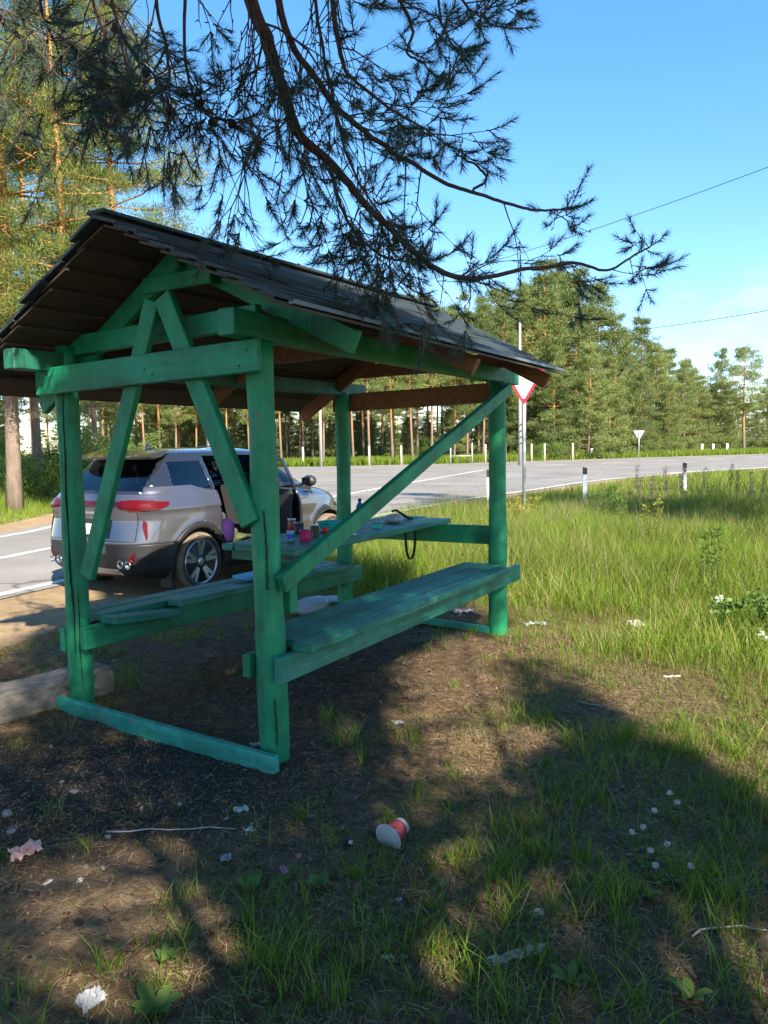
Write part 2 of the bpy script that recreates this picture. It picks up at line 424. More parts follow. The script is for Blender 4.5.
# road ---------------------------------------------------------------
nt = NT('asphalt')
p = nt.n('ShaderNodeBsdfPrincipled', Roughness=0.8)
v = coords(nt, 'Object'); f1 = noise(nt, v, 0.35, 6, 0.6); f2 = noise(nt, v, 90, 3, 0.8)
c1 = ramp(nt, f1, [(0.3, (0.15, 0.14, 0.13)), (0.7, (0.26, 0.24, 0.22))])
mx = nt.n('ShaderNodeMix', _data_type='RGBA', _blend_type='MULTIPLY'); mx.inputs[0].default_value = 0.7
nt.l(c1, mx.inputs[6]); nt.l(ramp(nt, f2, [(0.3, (0.6,)*3), (0.7, (1.2,)*3)]), mx.inputs[7])
vo = nt.n('ShaderNodeTexVoronoi', _feature='DISTANCE_TO_EDGE'); vo.inputs['Scale'].default_value = 0.16
wv = nt.n('ShaderNodeVectorMath', _operation='ADD'); nz = nt.n('ShaderNodeTexNoise'); nz.inputs['Scale'].default_value = 0.9; nt.l(v, nz.inputs['Vector']); nt.l(nz.outputs['Color'], wv.inputs[1]); nt.l(v, wv.inputs[0]); nt.l(wv.outputs[0], vo.inputs['Vector'])
m4 = nt.n('ShaderNodeMix', _data_type='RGBA', _blend_type='MULTIPLY'); m4.inputs[0].default_value = 1
nt.l(mx.outputs[2], m4.inputs[6]); nt.l(ramp(nt, vo.outputs['Distance'], [(0.0, (0.35,)*3), (0.008, (1,)*3)]), m4.inputs[7])
nt.l(m4.outputs[2], p.inputs['Base Color'])
b = nt.n('ShaderNodeBump'); b.inputs['Strength'].default_value = 0.4; b.inputs['Distance'].default_value = 0.01; nt.l(f2, b.inputs['Height']); nt.l(b.outputs['Normal'], p.inputs['Normal'])
nt.l(p.outputs[0], nt.out.inputs['Surface'])
from mathutils.geometry import tessellate_polygon
tri = tessellate_polygon([[Vector((x, y, 0)) for x, y in ASPH]])
fs = []
for t in tri:
    (x0, y0), (x1, y1), (x2, y2) = (ASPH[i] for i in t)
    fs.append(tuple(t) if (x1-x0)*(y2-y0)-(x2-x0)*(y1-y0) > 0 else tuple(t)[::-1])
road = link_mesh('road', [(x, y, 0.012) for x, y in ASPH], fs, nt.m); tag(road, kind='structure')

nt = NT('worn_road_paint')
p = nt.n('ShaderNodeBsdfPrincipled', Roughness=0.6)
v = coords(nt, 'Object'); f = noise(nt, v, 14, 6, 0.8)
nt.l(ramp(nt, f, [(0.3, (0.35, 0.35, 0.34)), (0.55, (0.75, 0.75, 0.73))]), p.inputs['Base Color']); nt.l(p.outputs[0], nt.out.inputs['Surface'])
def ribbon(mb, pts, w, z=0.016):
    pts = np.array(pts, float); L = []
    for i in range(len(pts)):
        d = pts[min(i+1, len(pts)-1)]-pts[max(i-1, 0)]; d /= np.linalg.norm(d); nrm = np.array([d[1], -d[0]])
        L.append((pts[i]-nrm*w/2, pts[i]+nrm*w/2))
    for i in range(len(L)-1):
        mb.add([(*L[i][0], z), (*L[i][1], z), (*L[i+1][1], z), (*L[i+1][0], z)], [(0, 1, 2, 3)])
def offset(curve, d):
    c = np.array(curve, float); o = []
    for i in range(len(c)):
        t = c[min(i+1, len(c)-1)]-c[max(i-1, 0)]; t /= np.linalg.norm(t); o.append(c[i]+np.array([-t[1], t[0]])*d)
    return np.array(o)
def dense(c, n=8):
    c = np.array(c, float); t = np.arange(len(c)); tt = np.linspace(0, len(c)-1, (len(c)-1)*n+1)
    # Catmull-Rom
    out = []
    for q in tt:
        i = min(int(q), len(c)-2); f = q-i
        p0 = c[max(i-1, 0)]; p1 = c[i]; p2 = c[i+1]; p3 = c[min(i+2, len(c)-1)]
        out.append(0.5*((2*p1)+(-p0+p2)*f+(2*p0-5*p1+4*p2-p3)*f*f+(-p0+3*p1-3*p2+p3)*f**3))
    return np.array(out)
mb = MB()
ribbon(mb, dense(offset(NEAR[1:11], 0.22), 6), 0.13)
ribbon(mb, dense(offset(NEAR[9:], 0.6), 4), 0.3)
ribbon(mb, dense([(-8.2, 5.5), (-6.6, 9.5), (-5.84, 11.58), (-5.5, 12.9), (-3.6, 19), (-1.18, 26.8), (2.4, 38), (6.7, 51.3)], 6), 0.14)
ribbon(mb, dense([(-9.6, 6.5), (-8.2, 11), (-7.36, 14.4), (-7.15, 16.4), (-7.45, 22), (-9.2, 30), (-13, 41)], 6), 0.13)
ribbon(mb, dense(offset(FARSIDE, -1.0), 3), 0.25)
for i in range(14):
    q = np.array([12.0, 60.0])+np.array([.80, .60])*i*8.0
    ribbon(mb, [q, q+np.array([.80, .60])*3.4], 0.28)
tag(mb.build('road_markings', nt.m), kind='structure')

# ------------------------------------------------------------------ sky, sun, camera
SUN_EL, SUN_AZ = R(36), math.atan2(0.42, -0.91)    # azimuth measured clockwise from +Y
sdir = Vector((math.sin(SUN_AZ)*math.cos(SUN_EL), math.cos(SUN_AZ)*math.cos(SUN_EL), math.sin(SUN_EL)))
w = D.worlds.new('World'); S.world = w; w.use_nodes = True
wt = w.node_tree; wt.nodes.clear()
sky = wt.nodes.new('ShaderNodeTexSky'); sky.sky_type = 'NISHITA'; sky.sun_disc = False
sky.sun_elevation = SUN_EL; sky.sun_rotation = SUN_AZ; sky.altitude = 50; sky.air_density = 1.0; sky.dust_density = 0.15; sky.ozone_density = 3.0
bg = wt.nodes.new('ShaderNodeBackground'); bg.inputs['Strength'].default_value = 0.115
wo = wt.nodes.new('ShaderNodeOutputWorld')
tc = wt.nodes.new('ShaderNodeTexCoord'); mp = wt.nodes.new('ShaderNodeMapping'); mp.inputs['Scale'].default_value = (1, 1, 2.6)
mp.inputs['Location'].default_value = (0.30, 0.1, 0.05)
wt.links.new(tc.outputs['Generated'], mp.inputs['Vector'])
cn = wt.nodes.new('ShaderNodeTexNoise'); cn.inputs['Scale'].default_value = 4.5; cn.inputs['Detail'].default_value = 9; cn.inputs['Roughness'].default_value = 0.62
wt.links.new(mp.outputs[0], cn.inputs['Vector'])
cr = wt.nodes.new('ShaderNodeValToRGB'); cr.color_ramp.elements[0].position = 0.54; cr.color_ramp.elements[1].position = 0.70
wt.links.new(cn.outputs['Fac'], cr.inputs['Fac'])
sx = wt.nodes.new('ShaderNodeSeparateXYZ'); wt.links.new(tc.outputs['Generated'], sx.inputs[0])
mr = wt.nodes.new('ShaderNodeMapRange'); mr.inputs['From Min'].default_value = 0.24; mr.inputs['From Max'].default_value = 0.10; wt.links.new(sx.outputs['Z'], mr.inputs['Value'])
mm = wt.nodes.new('ShaderNodeMath'); mm.operation = 'MULTIPLY'; wt.links.new(cr.outputs['Color'], mm.inputs[0]); wt.links.new(mr.outputs[0], mm.inputs[1])
mix = wt.nodes.new('ShaderNodeMix'); mix.data_type = 'RGBA'
wt.links.new(mm.outputs[0], mix.inputs[0]); hs = wt.nodes.new('ShaderNodeHueSaturation'); hs.inputs['Saturation'].default_value = 1.38; gm = wt.nodes.new('ShaderNodeGamma'); gm.inputs['Gamma'].default_value = 0.8; wt.links.new(sky.outputs[0], gm.inputs['Color']); wt.links.new(gm.outputs[0], hs.inputs['Color']); hs.inputs['Value'].default_value = 1.02; wt.links.new(hs.outputs[0], mix.inputs[6]); mix.inputs[7].default_value = (2.9, 2.85, 3.4, 1)
wt.links.new(mix.outputs[2], bg.inputs['Color']); wt.links.new(bg.outputs[0], wo.inputs['Surface'])

sl = D.lights.new('sun', 'SUN'); sl.energy = 4.6; sl.angle = R(0.6); sl.color = (1.0, 0.90, 0.74)
so = D.objects.new('sun', sl); COL.objects.link(so); so.location = (5, -5, 20)
so.rotation_euler = (-sdir).to_track_quat('-Z', 'Y').to_euler()

cd = D.cameras.new('camera'); cam = D.objects.new('camera', cd); COL.objects.link(cam); S.camera = cam
cd.sensor_fit = 'VERTICAL'; cd.sensor_height = 24; cd.lens = 24*769/1024; cd.clip_end = 3000; cd.clip_start = 0.05
pt, rl = R(4.8), 0.015
Fv = Vector((0, math.cos(pt), -math.sin(pt))); Uv = Vector((0, math.sin(pt), math.cos(pt))); Xv = Vector((1, 0, 0))
X2 = Xv*math.cos(rl)-Uv*math.sin(rl); U2 = Xv*math.sin(rl)+Uv*math.cos(rl)
mat = Matrix((X2, U2, -Fv)).transposed().to_4x4(); mat.translation = Vector((0, 0, 1.6)); cam.matrix_world = mat
def ray(px, py, dist):
    """point at the given depth seen at a pixel (used to lay out the overhanging branches and wires)"""
    r = Fv+X2*((px-384)/769)-U2*((py-512)/769)
    return np.array(Vector((0, 0, 1.6))+r*dist)
vs_ = S.view_settings; vs_.view_transform = 'Standard'; vs_.look = 'None'; vs_.gamma = 1; vs_.exposure = 1.85
S.cycles.max_bounces = 8; S.cycles.transparent_max_bounces = 16; S.cycles.use_denoising = True
S.cycles.sample_clamp_indirect = 6

# ------------------------------------------------------------------ the picnic shelter
sh_loc = tuple(P(-.8, 1.5, 0))
SH = thing('picnic_shelter', 'green painted wooden picnic shelter with pitched board roof, table and two benches', 'picnic shelter', sh_loc)
def part(mb, name, mat, parent=SH, bevel=0.005, smooth=False, label=None):
    o = mb.build(name, mat, parent, off=sh_loc, smooth=smooth, bevel=bevel)
    if label: o['label'] = label
    return o

def post(u, v, top, r0, r1, lean=(0, 0), crack=None, seed=0):
    n = 28; rows = 26; vs = []; rr = random.Random(seed)
    ph = [rr.uniform(0, 6.28) for _ in range(6)]
    for i in range(rows):
        t = i/(rows-1); z = -0.15+(top+0.15)*t
        c = P(u, v, z)+U*lean[0]*t+V*lean[1]*t
        r = r0+(r1-r0)*t
        for k in range(n):
            a = 2*math.pi*k/n
            q = r*(1+0.035*math.sin(2*a+ph[0]+z*2.2)+0.025*math.sin(3*a+ph[1]+z*5)+0.03*math.sin(z*7+ph[2])+0.02*math.sin(5*a+ph[3]-z*9))
            if crack is not None:
                ca = crack+0.10*math.sin(z*3.1)+0.05*math.sin(z*11)
                da = (a-ca+math.pi) % (2*math.pi)-math.pi
                if abs(da) < 0.12: q *= 0.86
            vs.append(c+np.array([math.cos(a), math.sin(a), 0])*q)
    fs = []
    for i in range(rows-1):
        for k in range(n):
            a = i*n+k; b = i*n+(k+1) % n
            fs.append((a, b, b+n, a+n))
    fs.append(tuple((rows-1)*n+k for k in range(n)))
    mb = MB(); mb.add(vs, fs)
    o = part(mb, 'post', M['green'], bevel=0)
    o.data.polygons.foreach_set('use_smooth', [True]*len(o.data.polygons))
    return o
post(0, 0, 2.14, .076, .070, (-.035, 0), None, 1)
post(-1.63, 0, 2.24, .070, .068, (.0, 0), R(-108), 2)
CK = simple('open_crack', (0.004, 0.012, 0.008), 0.95)
def crack(u, v, ang, r, z0, z1, seed):
    rr = random.Random(seed); mb = MB(); n = 40; pts = []
    for i in range(n+1):
        t = i/n; z = z0+(z1-z0)*t; a = ang+.10*math.sin(z*3.1+seed)+.04*math.sin(z*13)+rr.uniform(-.02, .02); w_ = (.0008+.0026*math.sin(math.pi*t)**.5)*rr.uniform(.3, 1.3)
        c = P(u, v, z); d = np.array([math.cos(a), math.sin(a), 0]); s_ = np.array([-d[1], d[0], 0]); pts.append((c+d*(r+.004)-s_*w_, c+d*(r+.004)+s_*w_, c+d*(r-.02)))
    for i in range(n):
        A, B = pts[i], pts[i+1]; mb.add([A[0], A[1], B[1], B[0], A[2], B[2]], [(0, 1, 2, 3), (0, 3, 5, 4), (1, 4, 5, 2)])
    part(mb, 'crack', CK, bevel=0)
crack(-1.63, 0, R(-92), .0715, .35, 2.2, 1); crack(-1.63, 0, R(-60), .0705, .1, .8, 3); crack(.0, 0, R(-100), .0775, .9, 1.3, 5); crack(.0, 0, R(-80), .078, .1, .35, 7)
post(0, 3.05, 2.13, .078, .072, (.0, 0), None, 3)
post(-1.63, 3.05, 2.12, .075, .068, (.01, 0), None, 4)

def ubeam(name, u0, u1, v, z, w, h, mat, parent=SH, dz=0.0, dv=0.0, label=None, bevel=0.005):
    mb = MB(); mb.beam(P(u0, v, z), P(u1, v+dv, z+dz), w, h); return part(mb, name, mat, parent, bevel, label=label)
def vbeam(name, u, v0, v1, z, w, h, mat, parent=SH, dz=0.0, du=0.0, label=None, bevel=0.005):
    mb = MB(); mb.beam(P(u, v0, z), P(u+du, v1, z+dz), w, h); return part(mb, name, mat, parent, bevel, label=label)

# outer front plank, plates, ties
ubeam('cross_plank', -1.725, .085, -.135, 2.02, .04, .155, M['green_u'], dz=.025)
vbeam('wall_plate', .005, -.28, 3.42, 2.19, .10, .125, M['green_v'], dz=-.005)
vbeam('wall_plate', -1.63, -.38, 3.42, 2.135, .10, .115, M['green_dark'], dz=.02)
ubeam('tie_beam', -1.62, -.06, .04, 2.245, .05, .115, M['green_u'], dz=.02)
for v in (1.55, 3.0):
    ubeam('tie_beam', -1.80, .12, v, 2.30, .045, .12, M['raw'], label='unpainted brown tie beam')
ubeam('rear_plank', -1.78, -.03, 3.13, 2.03, .04, .165, M['raw'], dz=.02, label='unpainted brown rear plank')
# sloping A boards
mb = MB(); mb.beam(P(-.725, -.07, 2.40), P(-1.375, -.10, .86), .04, .105, side=V); part(mb, 'brace', M['green'])
mb = MB(); mb.beam(P(-.625, -.085, 2.41), P(-.05, -.075, 1.23), .045, .115, side=V); part(mb, 'brace', M['green'])
# long side brace
mb = MB(); mb.beam(P(.095, -.03, .93), P(.105, 3.06, 2.07), .045, .095, side=U); part(mb, 'brace', M['green'])
# cleat behind the front post
mb = MB(); mb.beam(P(.01, .13, .75), P(.01, .13, 1.02), .08, .06, side=U); part(mb, 'cleat', M['green'])
# nail heads
def nails(pts, nrm):
    for q in pts:
        mb = MB(); mb.lathe(q, [(.006, 0), (.006, .002), (0, .003)], 8, axis=nrm); part(mb, 'nail', M['dark_plastic'], bevel=0)
nails([P(-1.66, -.157, 2.0), P(-1.60, -.157, 2.06), P(-.03, -.157, 2.0), P(.02, -.157, 2.07), P(-.72, -.157, 2.03), P(-.66, -.157, 2.0)], -V)
# sill on the ground
mb = MB(); mb.beam(P(-1.76, -.115, .015), P(.115, -.125, .025), .045, .13); part(mb, 'ground_sill', M['green_sill'], label='faded teal board on the ground')
mb = MB(); mb.beam(P(-1.2, 3.05, .03), P(-.05, 3.0, .03), .04, .06); part(mb, 'ground_sill', M['green_sill'])
mb = MB(); mb.beam(P(-1.72, -.02, .0), P(-1.72, -.02, .28), .05, .03); part(mb, 'cleat', M['green_sill'])

# rafters
RIDGE = (-.70, 2.745)
def truss(v, mat, collar, tailmat=None):
    for (ue, ze) in ((.46, 2.10), (-2.05, 1.90)):
        s = 1 if ue > 0 else -1
        mb = MB(); mb.beam(P(-.70, v+(.026*s), 2.655+.024*v), P(ue, v+(.026*s), ze), .045, .115, side=V)
        r_ = part(mb, 'rafter', mat)
    if collar:
        ubeam('collar_plank', -.95, -.41, v-.065, 2.525, .03, .085, M['green_u'], dz=-.005)
truss(.13, M['green'], True)
truss(1.56, M['raw'], False)
truss(2.98, M['raw'], False)

# lapped board roof
def slope(ue, ze, v0, v1, name, seed, nb=9, sag=0.0):
    rr = random.Random(seed); mb = MB(); th = .017
    ur, zr = RIDGE
    for i in range(nb):
        t0 = i/nb; t1 = (i+1)/nb+0.25/nb
        a0 = v0+rr.uniform(-.018, .02); a1 = v1+rr.uniform(-.05, .05)
        if i == 0: a0 = v0-.02
        t1 = min(t1, 1.02)
        # upper edge lies low, lower edge lies on the next board
        u_a = ur+(ue-ur)*t0; z_a = zr+(ze-zr)*t0-.004
        u_b = ur+(ue-ur)*t1; z_b = zr+(ze-zr)*t1+.017
        segs = 7; prev = None
        for k in range(segs):
            va = a0+(a1-a0)*k/segs; vb = a0+(a1-a0)*(k+1)/segs
            w = lambda vv, t: (1-t)*.024*(vv+.2)+.004*math.sin(vv*5+i*2)
            c = [P(u_a, va, z_a+w(va, t0)), P(u_a, vb, z_a+w(vb, t0)), P(u_b, vb, z_b+w(vb, t1)), P(u_b, va, z_b+w(va, t1))]
            up = [q+Z*th for q in c]
            order = c+up
            mb.hexa(order if ue < ur else [order[j] for j in (0,3,2,1,4,7,6,5)])
    return part(mb, name, M['roof'], bevel=0.0)
s1 = slope(.50, 2.19, -.44, 3.20, 'roof_panel', 3)
s2 = slope(-2.13, 1.995, -.44, 3.20, 'roof_panel', 5)
# underside: dark bare boards fixed below the lapping (thin, separate skins)
def under(ue, ze, v0, v1, seed, nb=9):
    rr = random.Random(seed); mb = MB(); ur, zr = RIDGE
    for i in range(nb):
        t0 = i/nb+.006; t1 = (i+1)/nb+.05
        a0 = v0+.012+rr.uniform(0, .02)
        c = [P(ur+(ue-ur)*t, v, zr+(ze-zr)*t-.034+off*.026+(1-t)*.024*(v+.2)) for (t, v, off) in ((t0, a0, 0), (t0, v1, 0), (t1, v1, 1), (t1, a0, 1))]
        up = [q+Z*.012 for q in c]
        mb.hexa([(c+up)[j] for j in ((0,1,2,3,4,5,6,7) if ue < ur else (0,3,2,1,4,7,6,5))])
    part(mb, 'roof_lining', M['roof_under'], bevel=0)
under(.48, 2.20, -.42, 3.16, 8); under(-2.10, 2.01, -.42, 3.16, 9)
mb = MB(); mb.beam(P(.515, -.42, 2.20), P(.515, 3.22, 2.205), .025, .018); part(mb, 'eave_trim', M['trim'], bevel=0)
mb = MB(); mb.beam(P(-.70, -.45, 2.765), P(-.70, 3.22, 2.85), .12, .02); part(mb, 'ridge_cap', M['roof'], bevel=.004)

# benches
def bench(label, u_in, u_out, z, planks, dz):
    b = D.objects.new('bench', None); COL.objects.link(b); b.parent = SH; b['label'] = label
    for (u0, u1, v0, v1) in planks:
        mb = MB(); mb.beam(P((u0+u1)/2, v0, z), P((u0+u1)/2, v1, z+dz), u1-u0, .045, up=(0,0,1)); part(mb, 'seat_plank', M['green_seat'], b)
    return b
bR = bench('right bench under the side brace', 0, 0, .595, [(.085, .215, .06, 2.80), (-.075, .070, .10, 2.95), (-.25, -.09, .14, 2.92)], .0)
vbeam('apron', .10, -.08, 3.28, .505, .045, .135, M['green_seat'], bR, bevel=.004)
vbeam('apron', -.10, -.10, 3.20, .505, .045, .12, M['green_v'], bR)
bL = bench('left bench beside the parked car', 0, 0, .545, [(-1.535, -1.385, .10, .66), (-1.55, -1.43, .68, 2.92), (-1.70, -1.565, .12, 2.95), (-1.85, -1.715, .12, 2.95)], -.055)
vbeam('apron', -1.52, -.05, 3.17, .455, .045, .145, M['green_v'], bL, dz=-.065)
vbeam('apron', -1.745, -.05, 3.17, .415, .045, .15, M['green_v'], bL, dz=-.04)
# table
T = D.objects.new('table', None); COL.objects.link(T); T.parent = SH; T['label'] = 'long plank table with jars and dishes on it'
for (u0, u1, v0, v1) in ((-1.29, -1.19, .98, 3.38), (-1.18, -.90, 1.0, 3.42), (-.89, -.60, .96, 3.35)):
    mb = MB(); mb.beam(P((u0+u1)/2, v0, .915), P((u0+u1)/2, v1, .915), u1-u0, .045); part(mb, 'table_plank', M['green_seat'], T)
ubeam('table_rail', -1.60, -.03, 3.12, .815, .045, .16, M['green_u'], T, dz=.02)
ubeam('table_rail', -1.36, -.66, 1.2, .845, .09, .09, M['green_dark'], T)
for u in (-1.15,):
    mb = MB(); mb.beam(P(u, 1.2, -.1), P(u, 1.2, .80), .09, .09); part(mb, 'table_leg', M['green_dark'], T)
TZ = .9385

# ------------------------------------------------------------------ things on the table, benches and in the grass
def put(name, label, cat, loc, parts, group=None, rz=0):
    """parts: list of (part name or None for the thing's own mesh, MB in local coords, material[, smooth])"""
    if len(parts) == 1:
        nm, mb, mt = parts[0][:3]
        o = mb.build(name, mt, None, smooth=len(parts[0]) > 3 and parts[0][3])
        o.location = loc; o.rotation_euler = (0, 0, rz) if not isinstance(rz, tuple) else rz
        return tag(o, label, cat, group)
    t = thing(name, label, cat, loc, group)
    t.rotation_euler = (0, 0, rz) if not isinstance(rz, tuple) else rz
    for q in parts:
        q[1].build(q[0], q[2], t, smooth=len(q) > 3 and q[3])
    return t
def lat(prof, n=24, **k):
    m = MB(); m.lathe((0, 0, 0), prof, n, **k); return m
def tp(px, py, z=TZ):
    r = ray(px, py, 1.0)-np.array([0, 0, 1.6]); t = (z-1.6)/r[2]
    return tuple(np.array([0, 0, 1.6])+r*t)

put('food_jar', 'glass jar of red preserve standing on the table right of the front post', 'jar', tp(292, 531),
    [('glass', lat([(.028, 0), (.034, .01), (.034, .075), (.03, .085)]), M['jar'], True), ('contents', lat([(.026, .004), (.0325, .012), (.0325, .072), (.0, .073)]), M['red'], True), ('lid', lat([(.032, .085), (.033, .10), (.0, .101)]), M['tin'], True)])
put('drinking_cup', 'pale blue patterned cup in front of the red jar', 'cup', tp(291, 541),
    [('cup_body', lat([(.026, 0), (.03, .07), (.033, .075), (.029, .073), (.025, .01), (0, .008)], cap1=False), M['pale_blue'], True), ('printed_band', lat([(.0285, .02), (.0302, .055)], cap0=False, cap1=False), M['blue'], True)])
def mug(mat): 
    h = MB(); h.tube([(.036, 0, .015), (.055, 0, .02), (.06, 0, .04), (.055, 0, .06), (.038, 0, .065)], .005, 6)
    return [('mug_body', lat([(.036, 0), (.039, .008), (.037, .04), (.039, .072), (.041, .08), (.037, .079), (.034, .01), (0, .008)], cap1=False), mat, True), ('handle', h, mat, True)]
put('mug', 'magenta mug with ribbed body on the table', 'mug', tp(305, 541), mug(M['magenta']), rz=.5)
put('mug', 'black mug with pale rim behind the magenta mug', 'mug', tp(299, 533), mug(M['dark_plastic'])+[('rim', lat([(.038, .08), (.0415, .081), (.0415, .084), (.037, .084)], cap0=False, cap1=False), M['tin'], True)], rz=2.2)
put('food_can', 'green and white tin can right of the magenta mug', 'can', tp(315, 536),
    [('can_body', lat([(.032, 0), (.033, .003), (.033, .078), (.032, .082), (0, .082)]), M['lime'], True), ('lid', lat([(.034, .08), (.034, .086), (.029, .085), (0, .083)]), M['tin'], True)])
put('bowl', 'round turquoise plastic bowl near the middle of the table', 'bowl', tp(330, 530),
    [(None, lat([(.05, 0), (.075, .01), (.098, .05), (.108, .066), (.113, .067), (.112, .072), (.104, .071), (.09, .048), (.07, .016), (0, .014)], 32, cap1=False), M['turquoise'], True)])
put('bottle', 'dark blue plastic bottle beside the rear left post', 'bottle', tp(360, 517),
    [('bottle_body', lat([(.03, 0), (.036, .01), (.036, .10), (.022, .13), (.014, .145), (.014, .155)]), M['blue'], True), ('cap', lat([(.017, .155), (.017, .178), (0, .179)]), M['dark_plastic'], True)])
def blob(sx, sy, sz, seed, n=26, m=16, amp=.25, flat=True):
    rr = np.random.default_rng(seed); mb = MB(); V_ = []; F_ = []
    dirs = rr.normal(size=(14, 3)); dirs /= np.linalg.norm(dirs, axis=1)[:, None]; am = rr.uniform(-1, 1, 14)
    for i in range(m+1):
        th = math.pi*i/m
        for k in range(n):
            ph = 2*math.pi*k/n
            d = np.array([math.sin(th)*math.cos(ph), math.sin(th)*math.sin(ph), math.cos(th)])
            r = 1+amp*sum(a*max(0, d@q)**6 for a, q in zip(am, dirs))+amp*.25*math.sin(9*ph+5*th)*math.sin(th)
            q = d*r*np.array([sx, sy, sz]); q[2] += sz*.8
            if flat: q[2] = max(q[2], 0.0)
            V_.append(q)
    for i in range(m):
        for k in range(n):
            a = i*n+k; b = i*n+(k+1) % n; F_.append((a, a+n, b+n, b))
    mb.add(V_, F_); return mb
put('plastic_bag', 'small white plastic bag of food on the far half of the table', 'plastic bag', tp(393, 523), [(None, blob(.075, .055, .045, 3), M['bag'], True)])
put('food_tub', 'small teal lidded tub in front of the white bag on the table', 'tub', tp(377, 528),
    [('tub_body', lat([(.045, 0), (.052, .04)], 4), M['turquoise']), ('lid', lat([(.056, .04), (.056, .048), (0, .05)], 4), M['jar'])], rz=.4)
m_ = MB(); m_.beam((-.10, 0, .012), (.03, 0, .012), .022, .02); k2 = MB(); k2.beam((.03, 0, .012), (.15, .01, .012), .018, .004)
put('kitchen_knife', 'knife with red handle lying beside the turquoise bowl', 'knife', tp(338, 537), [('handle', m_, M['red']), ('blade', k2, M['tin'])], rz=.4)
put('tomato', 'red tomato on the table between the cans and the bowl', 'tomato', tp(325, 533), [(None, lat([(.0, .0), (.02, .003), (.03, .02), (.026, .04), (.01, .045), (0, .043)]), M['red'], True)])
m_ = MB(); pts = []
for i in range(19):
    t = i/18; a = math.pi*t
    pts.append((-.085*math.cos(a), 0.0, -.23*math.sin(a)**.8))
for i in range(18):
    m_.beam(pts[i], pts[i+1], .022, .004, side=(0, 1, 0))
strap = put('strap', 'black fabric strap loop hanging below the table edge', 'strap', tuple(P(-.575, 2.52, .90)), [(None, m_, M['black'])], rz=R(60))
m_ = MB(); m_.tube([(0, 0, .08), (.04, 0, .09), (.10, .01, .05), (.16, .01, .015), (.2, .02, .012)], [.012, .012, .012, .014, .008], 8)
put('camera_strap', 'black cord curling over the white bag on the table', 'cord', tuple(np.array(tp(392, 520))+np.array([0, 0, .0])), [(None, m_, M['black'], True)], rz=-.3)
m_ = MB(); m_.beam((-.11, 0, .012), (.11, 0, .014), .17, .022)
put('blue_folder', 'bright blue flat folder lying on the left bench', 'folder', tp(250, 577, .57), [(None, m_, M['sky_blue'])], rz=R(55))
put('plastic_bag', 'pinkish white plastic bag lying on the left bench under the table', 'plastic bag', tp(303, 566, .55), [(None, blob(.13, .09, .045, 9), M['pinkbag'], True)])
put('plastic_bag', 'big white plastic bag on the ground beneath the left bench', 'plastic bag', tp(312, 612, 0), [(None, blob(.17, .13, .085, 12, amp=.35), M['bag'], True)], rz=.6)
put('plastic_bag', 'low crumpled white bag on the ground just right of the big white bag', 'plastic bag', tp(328, 603, 0), [(None, blob(.13, .08, .035, 15, amp=.4), M['bag'], True)])

def gpt(px, py, dz=0.0):
    x, y, _ = tp(px, py, 0.0); return (x, y, float(gz(x, y))+dz)
# litter
cupm = lat([(.031, 0), (.045, .10), (.05, .103), (.045, .105), (.0, .106)], 28)
put('paper_cup', 'red printed paper cup with white lid lying in the grass', 'cup', gpt(402, 838, .045),
    [('cup_body', lat([(.031, 0), (.046, .085)], 28), M['cup_red'], True), ('white_rim', lat([(.030, -.004), (.034, -.004), (.034, .01)], 28), M['cream'], True),
     ('lid', lat([(.046, .085), (.060, .088), (.062, .094), (.058, .098), (0, .096)], 28), M['cream'], True)], rz=(R(100), 0, R(-38)))
put('crown_cap', 'small dark bottle cap with white top on the soil left of the cup', 'bottle cap', gpt(351, 846),
    [('cap_side', lat([(.017, 0), (.017, .016)], 18), M['dark_plastic']), ('cap_top', lat([(.010, .0165), (.009, .018), (0, .018)], 18), M['cream'])], rz=(.5, 0, 0))
def crumple(sx, sy, seed, n=9, h=.02, curl=0.0):
    rr = np.random.default_rng(seed); V_ = []; F_ = []
    for layer in (0, 1):
        for i in range(n):
            for j in range(n):
                x = (i/(n-1)-.5)*sx*(1+.15*rr.uniform(-1, 1)); y = (j/(n-1)-.5)*sy*(1+.2*rr.uniform(-1, 1))
                if layer == 0: V_.append([x, y, rr.uniform(0, 1)*h+curl*(abs(y)/(sy/2))**2*.02+.002])
                else: q = V_[i*n+j]; V_.append([q[0], q[1], q[2]-.0025])
    for i in range(n-1):
        for j in range(n-1):
            a = i*n+j; F_.append((a, a+n, a+n+1, a+1)); b = a+n*n; F_.append((b, b+1, b+n+1, b+n))
    ed = [(i*n, (i+1)*n) for i in range(n-1)]+[((n-1)*n+j, (n-1)*n+j+1) for j in range(n-1)]+[((i+1)*n+n-1, i*n+n-1) for i in range(n-1)]+[(j+1, j) for j in range(n-1)]
    for a, b in ed: F_.append((a, a+n*n, b+n*n, b))
    mb = MB(); mb.add(V_, F_); return mb
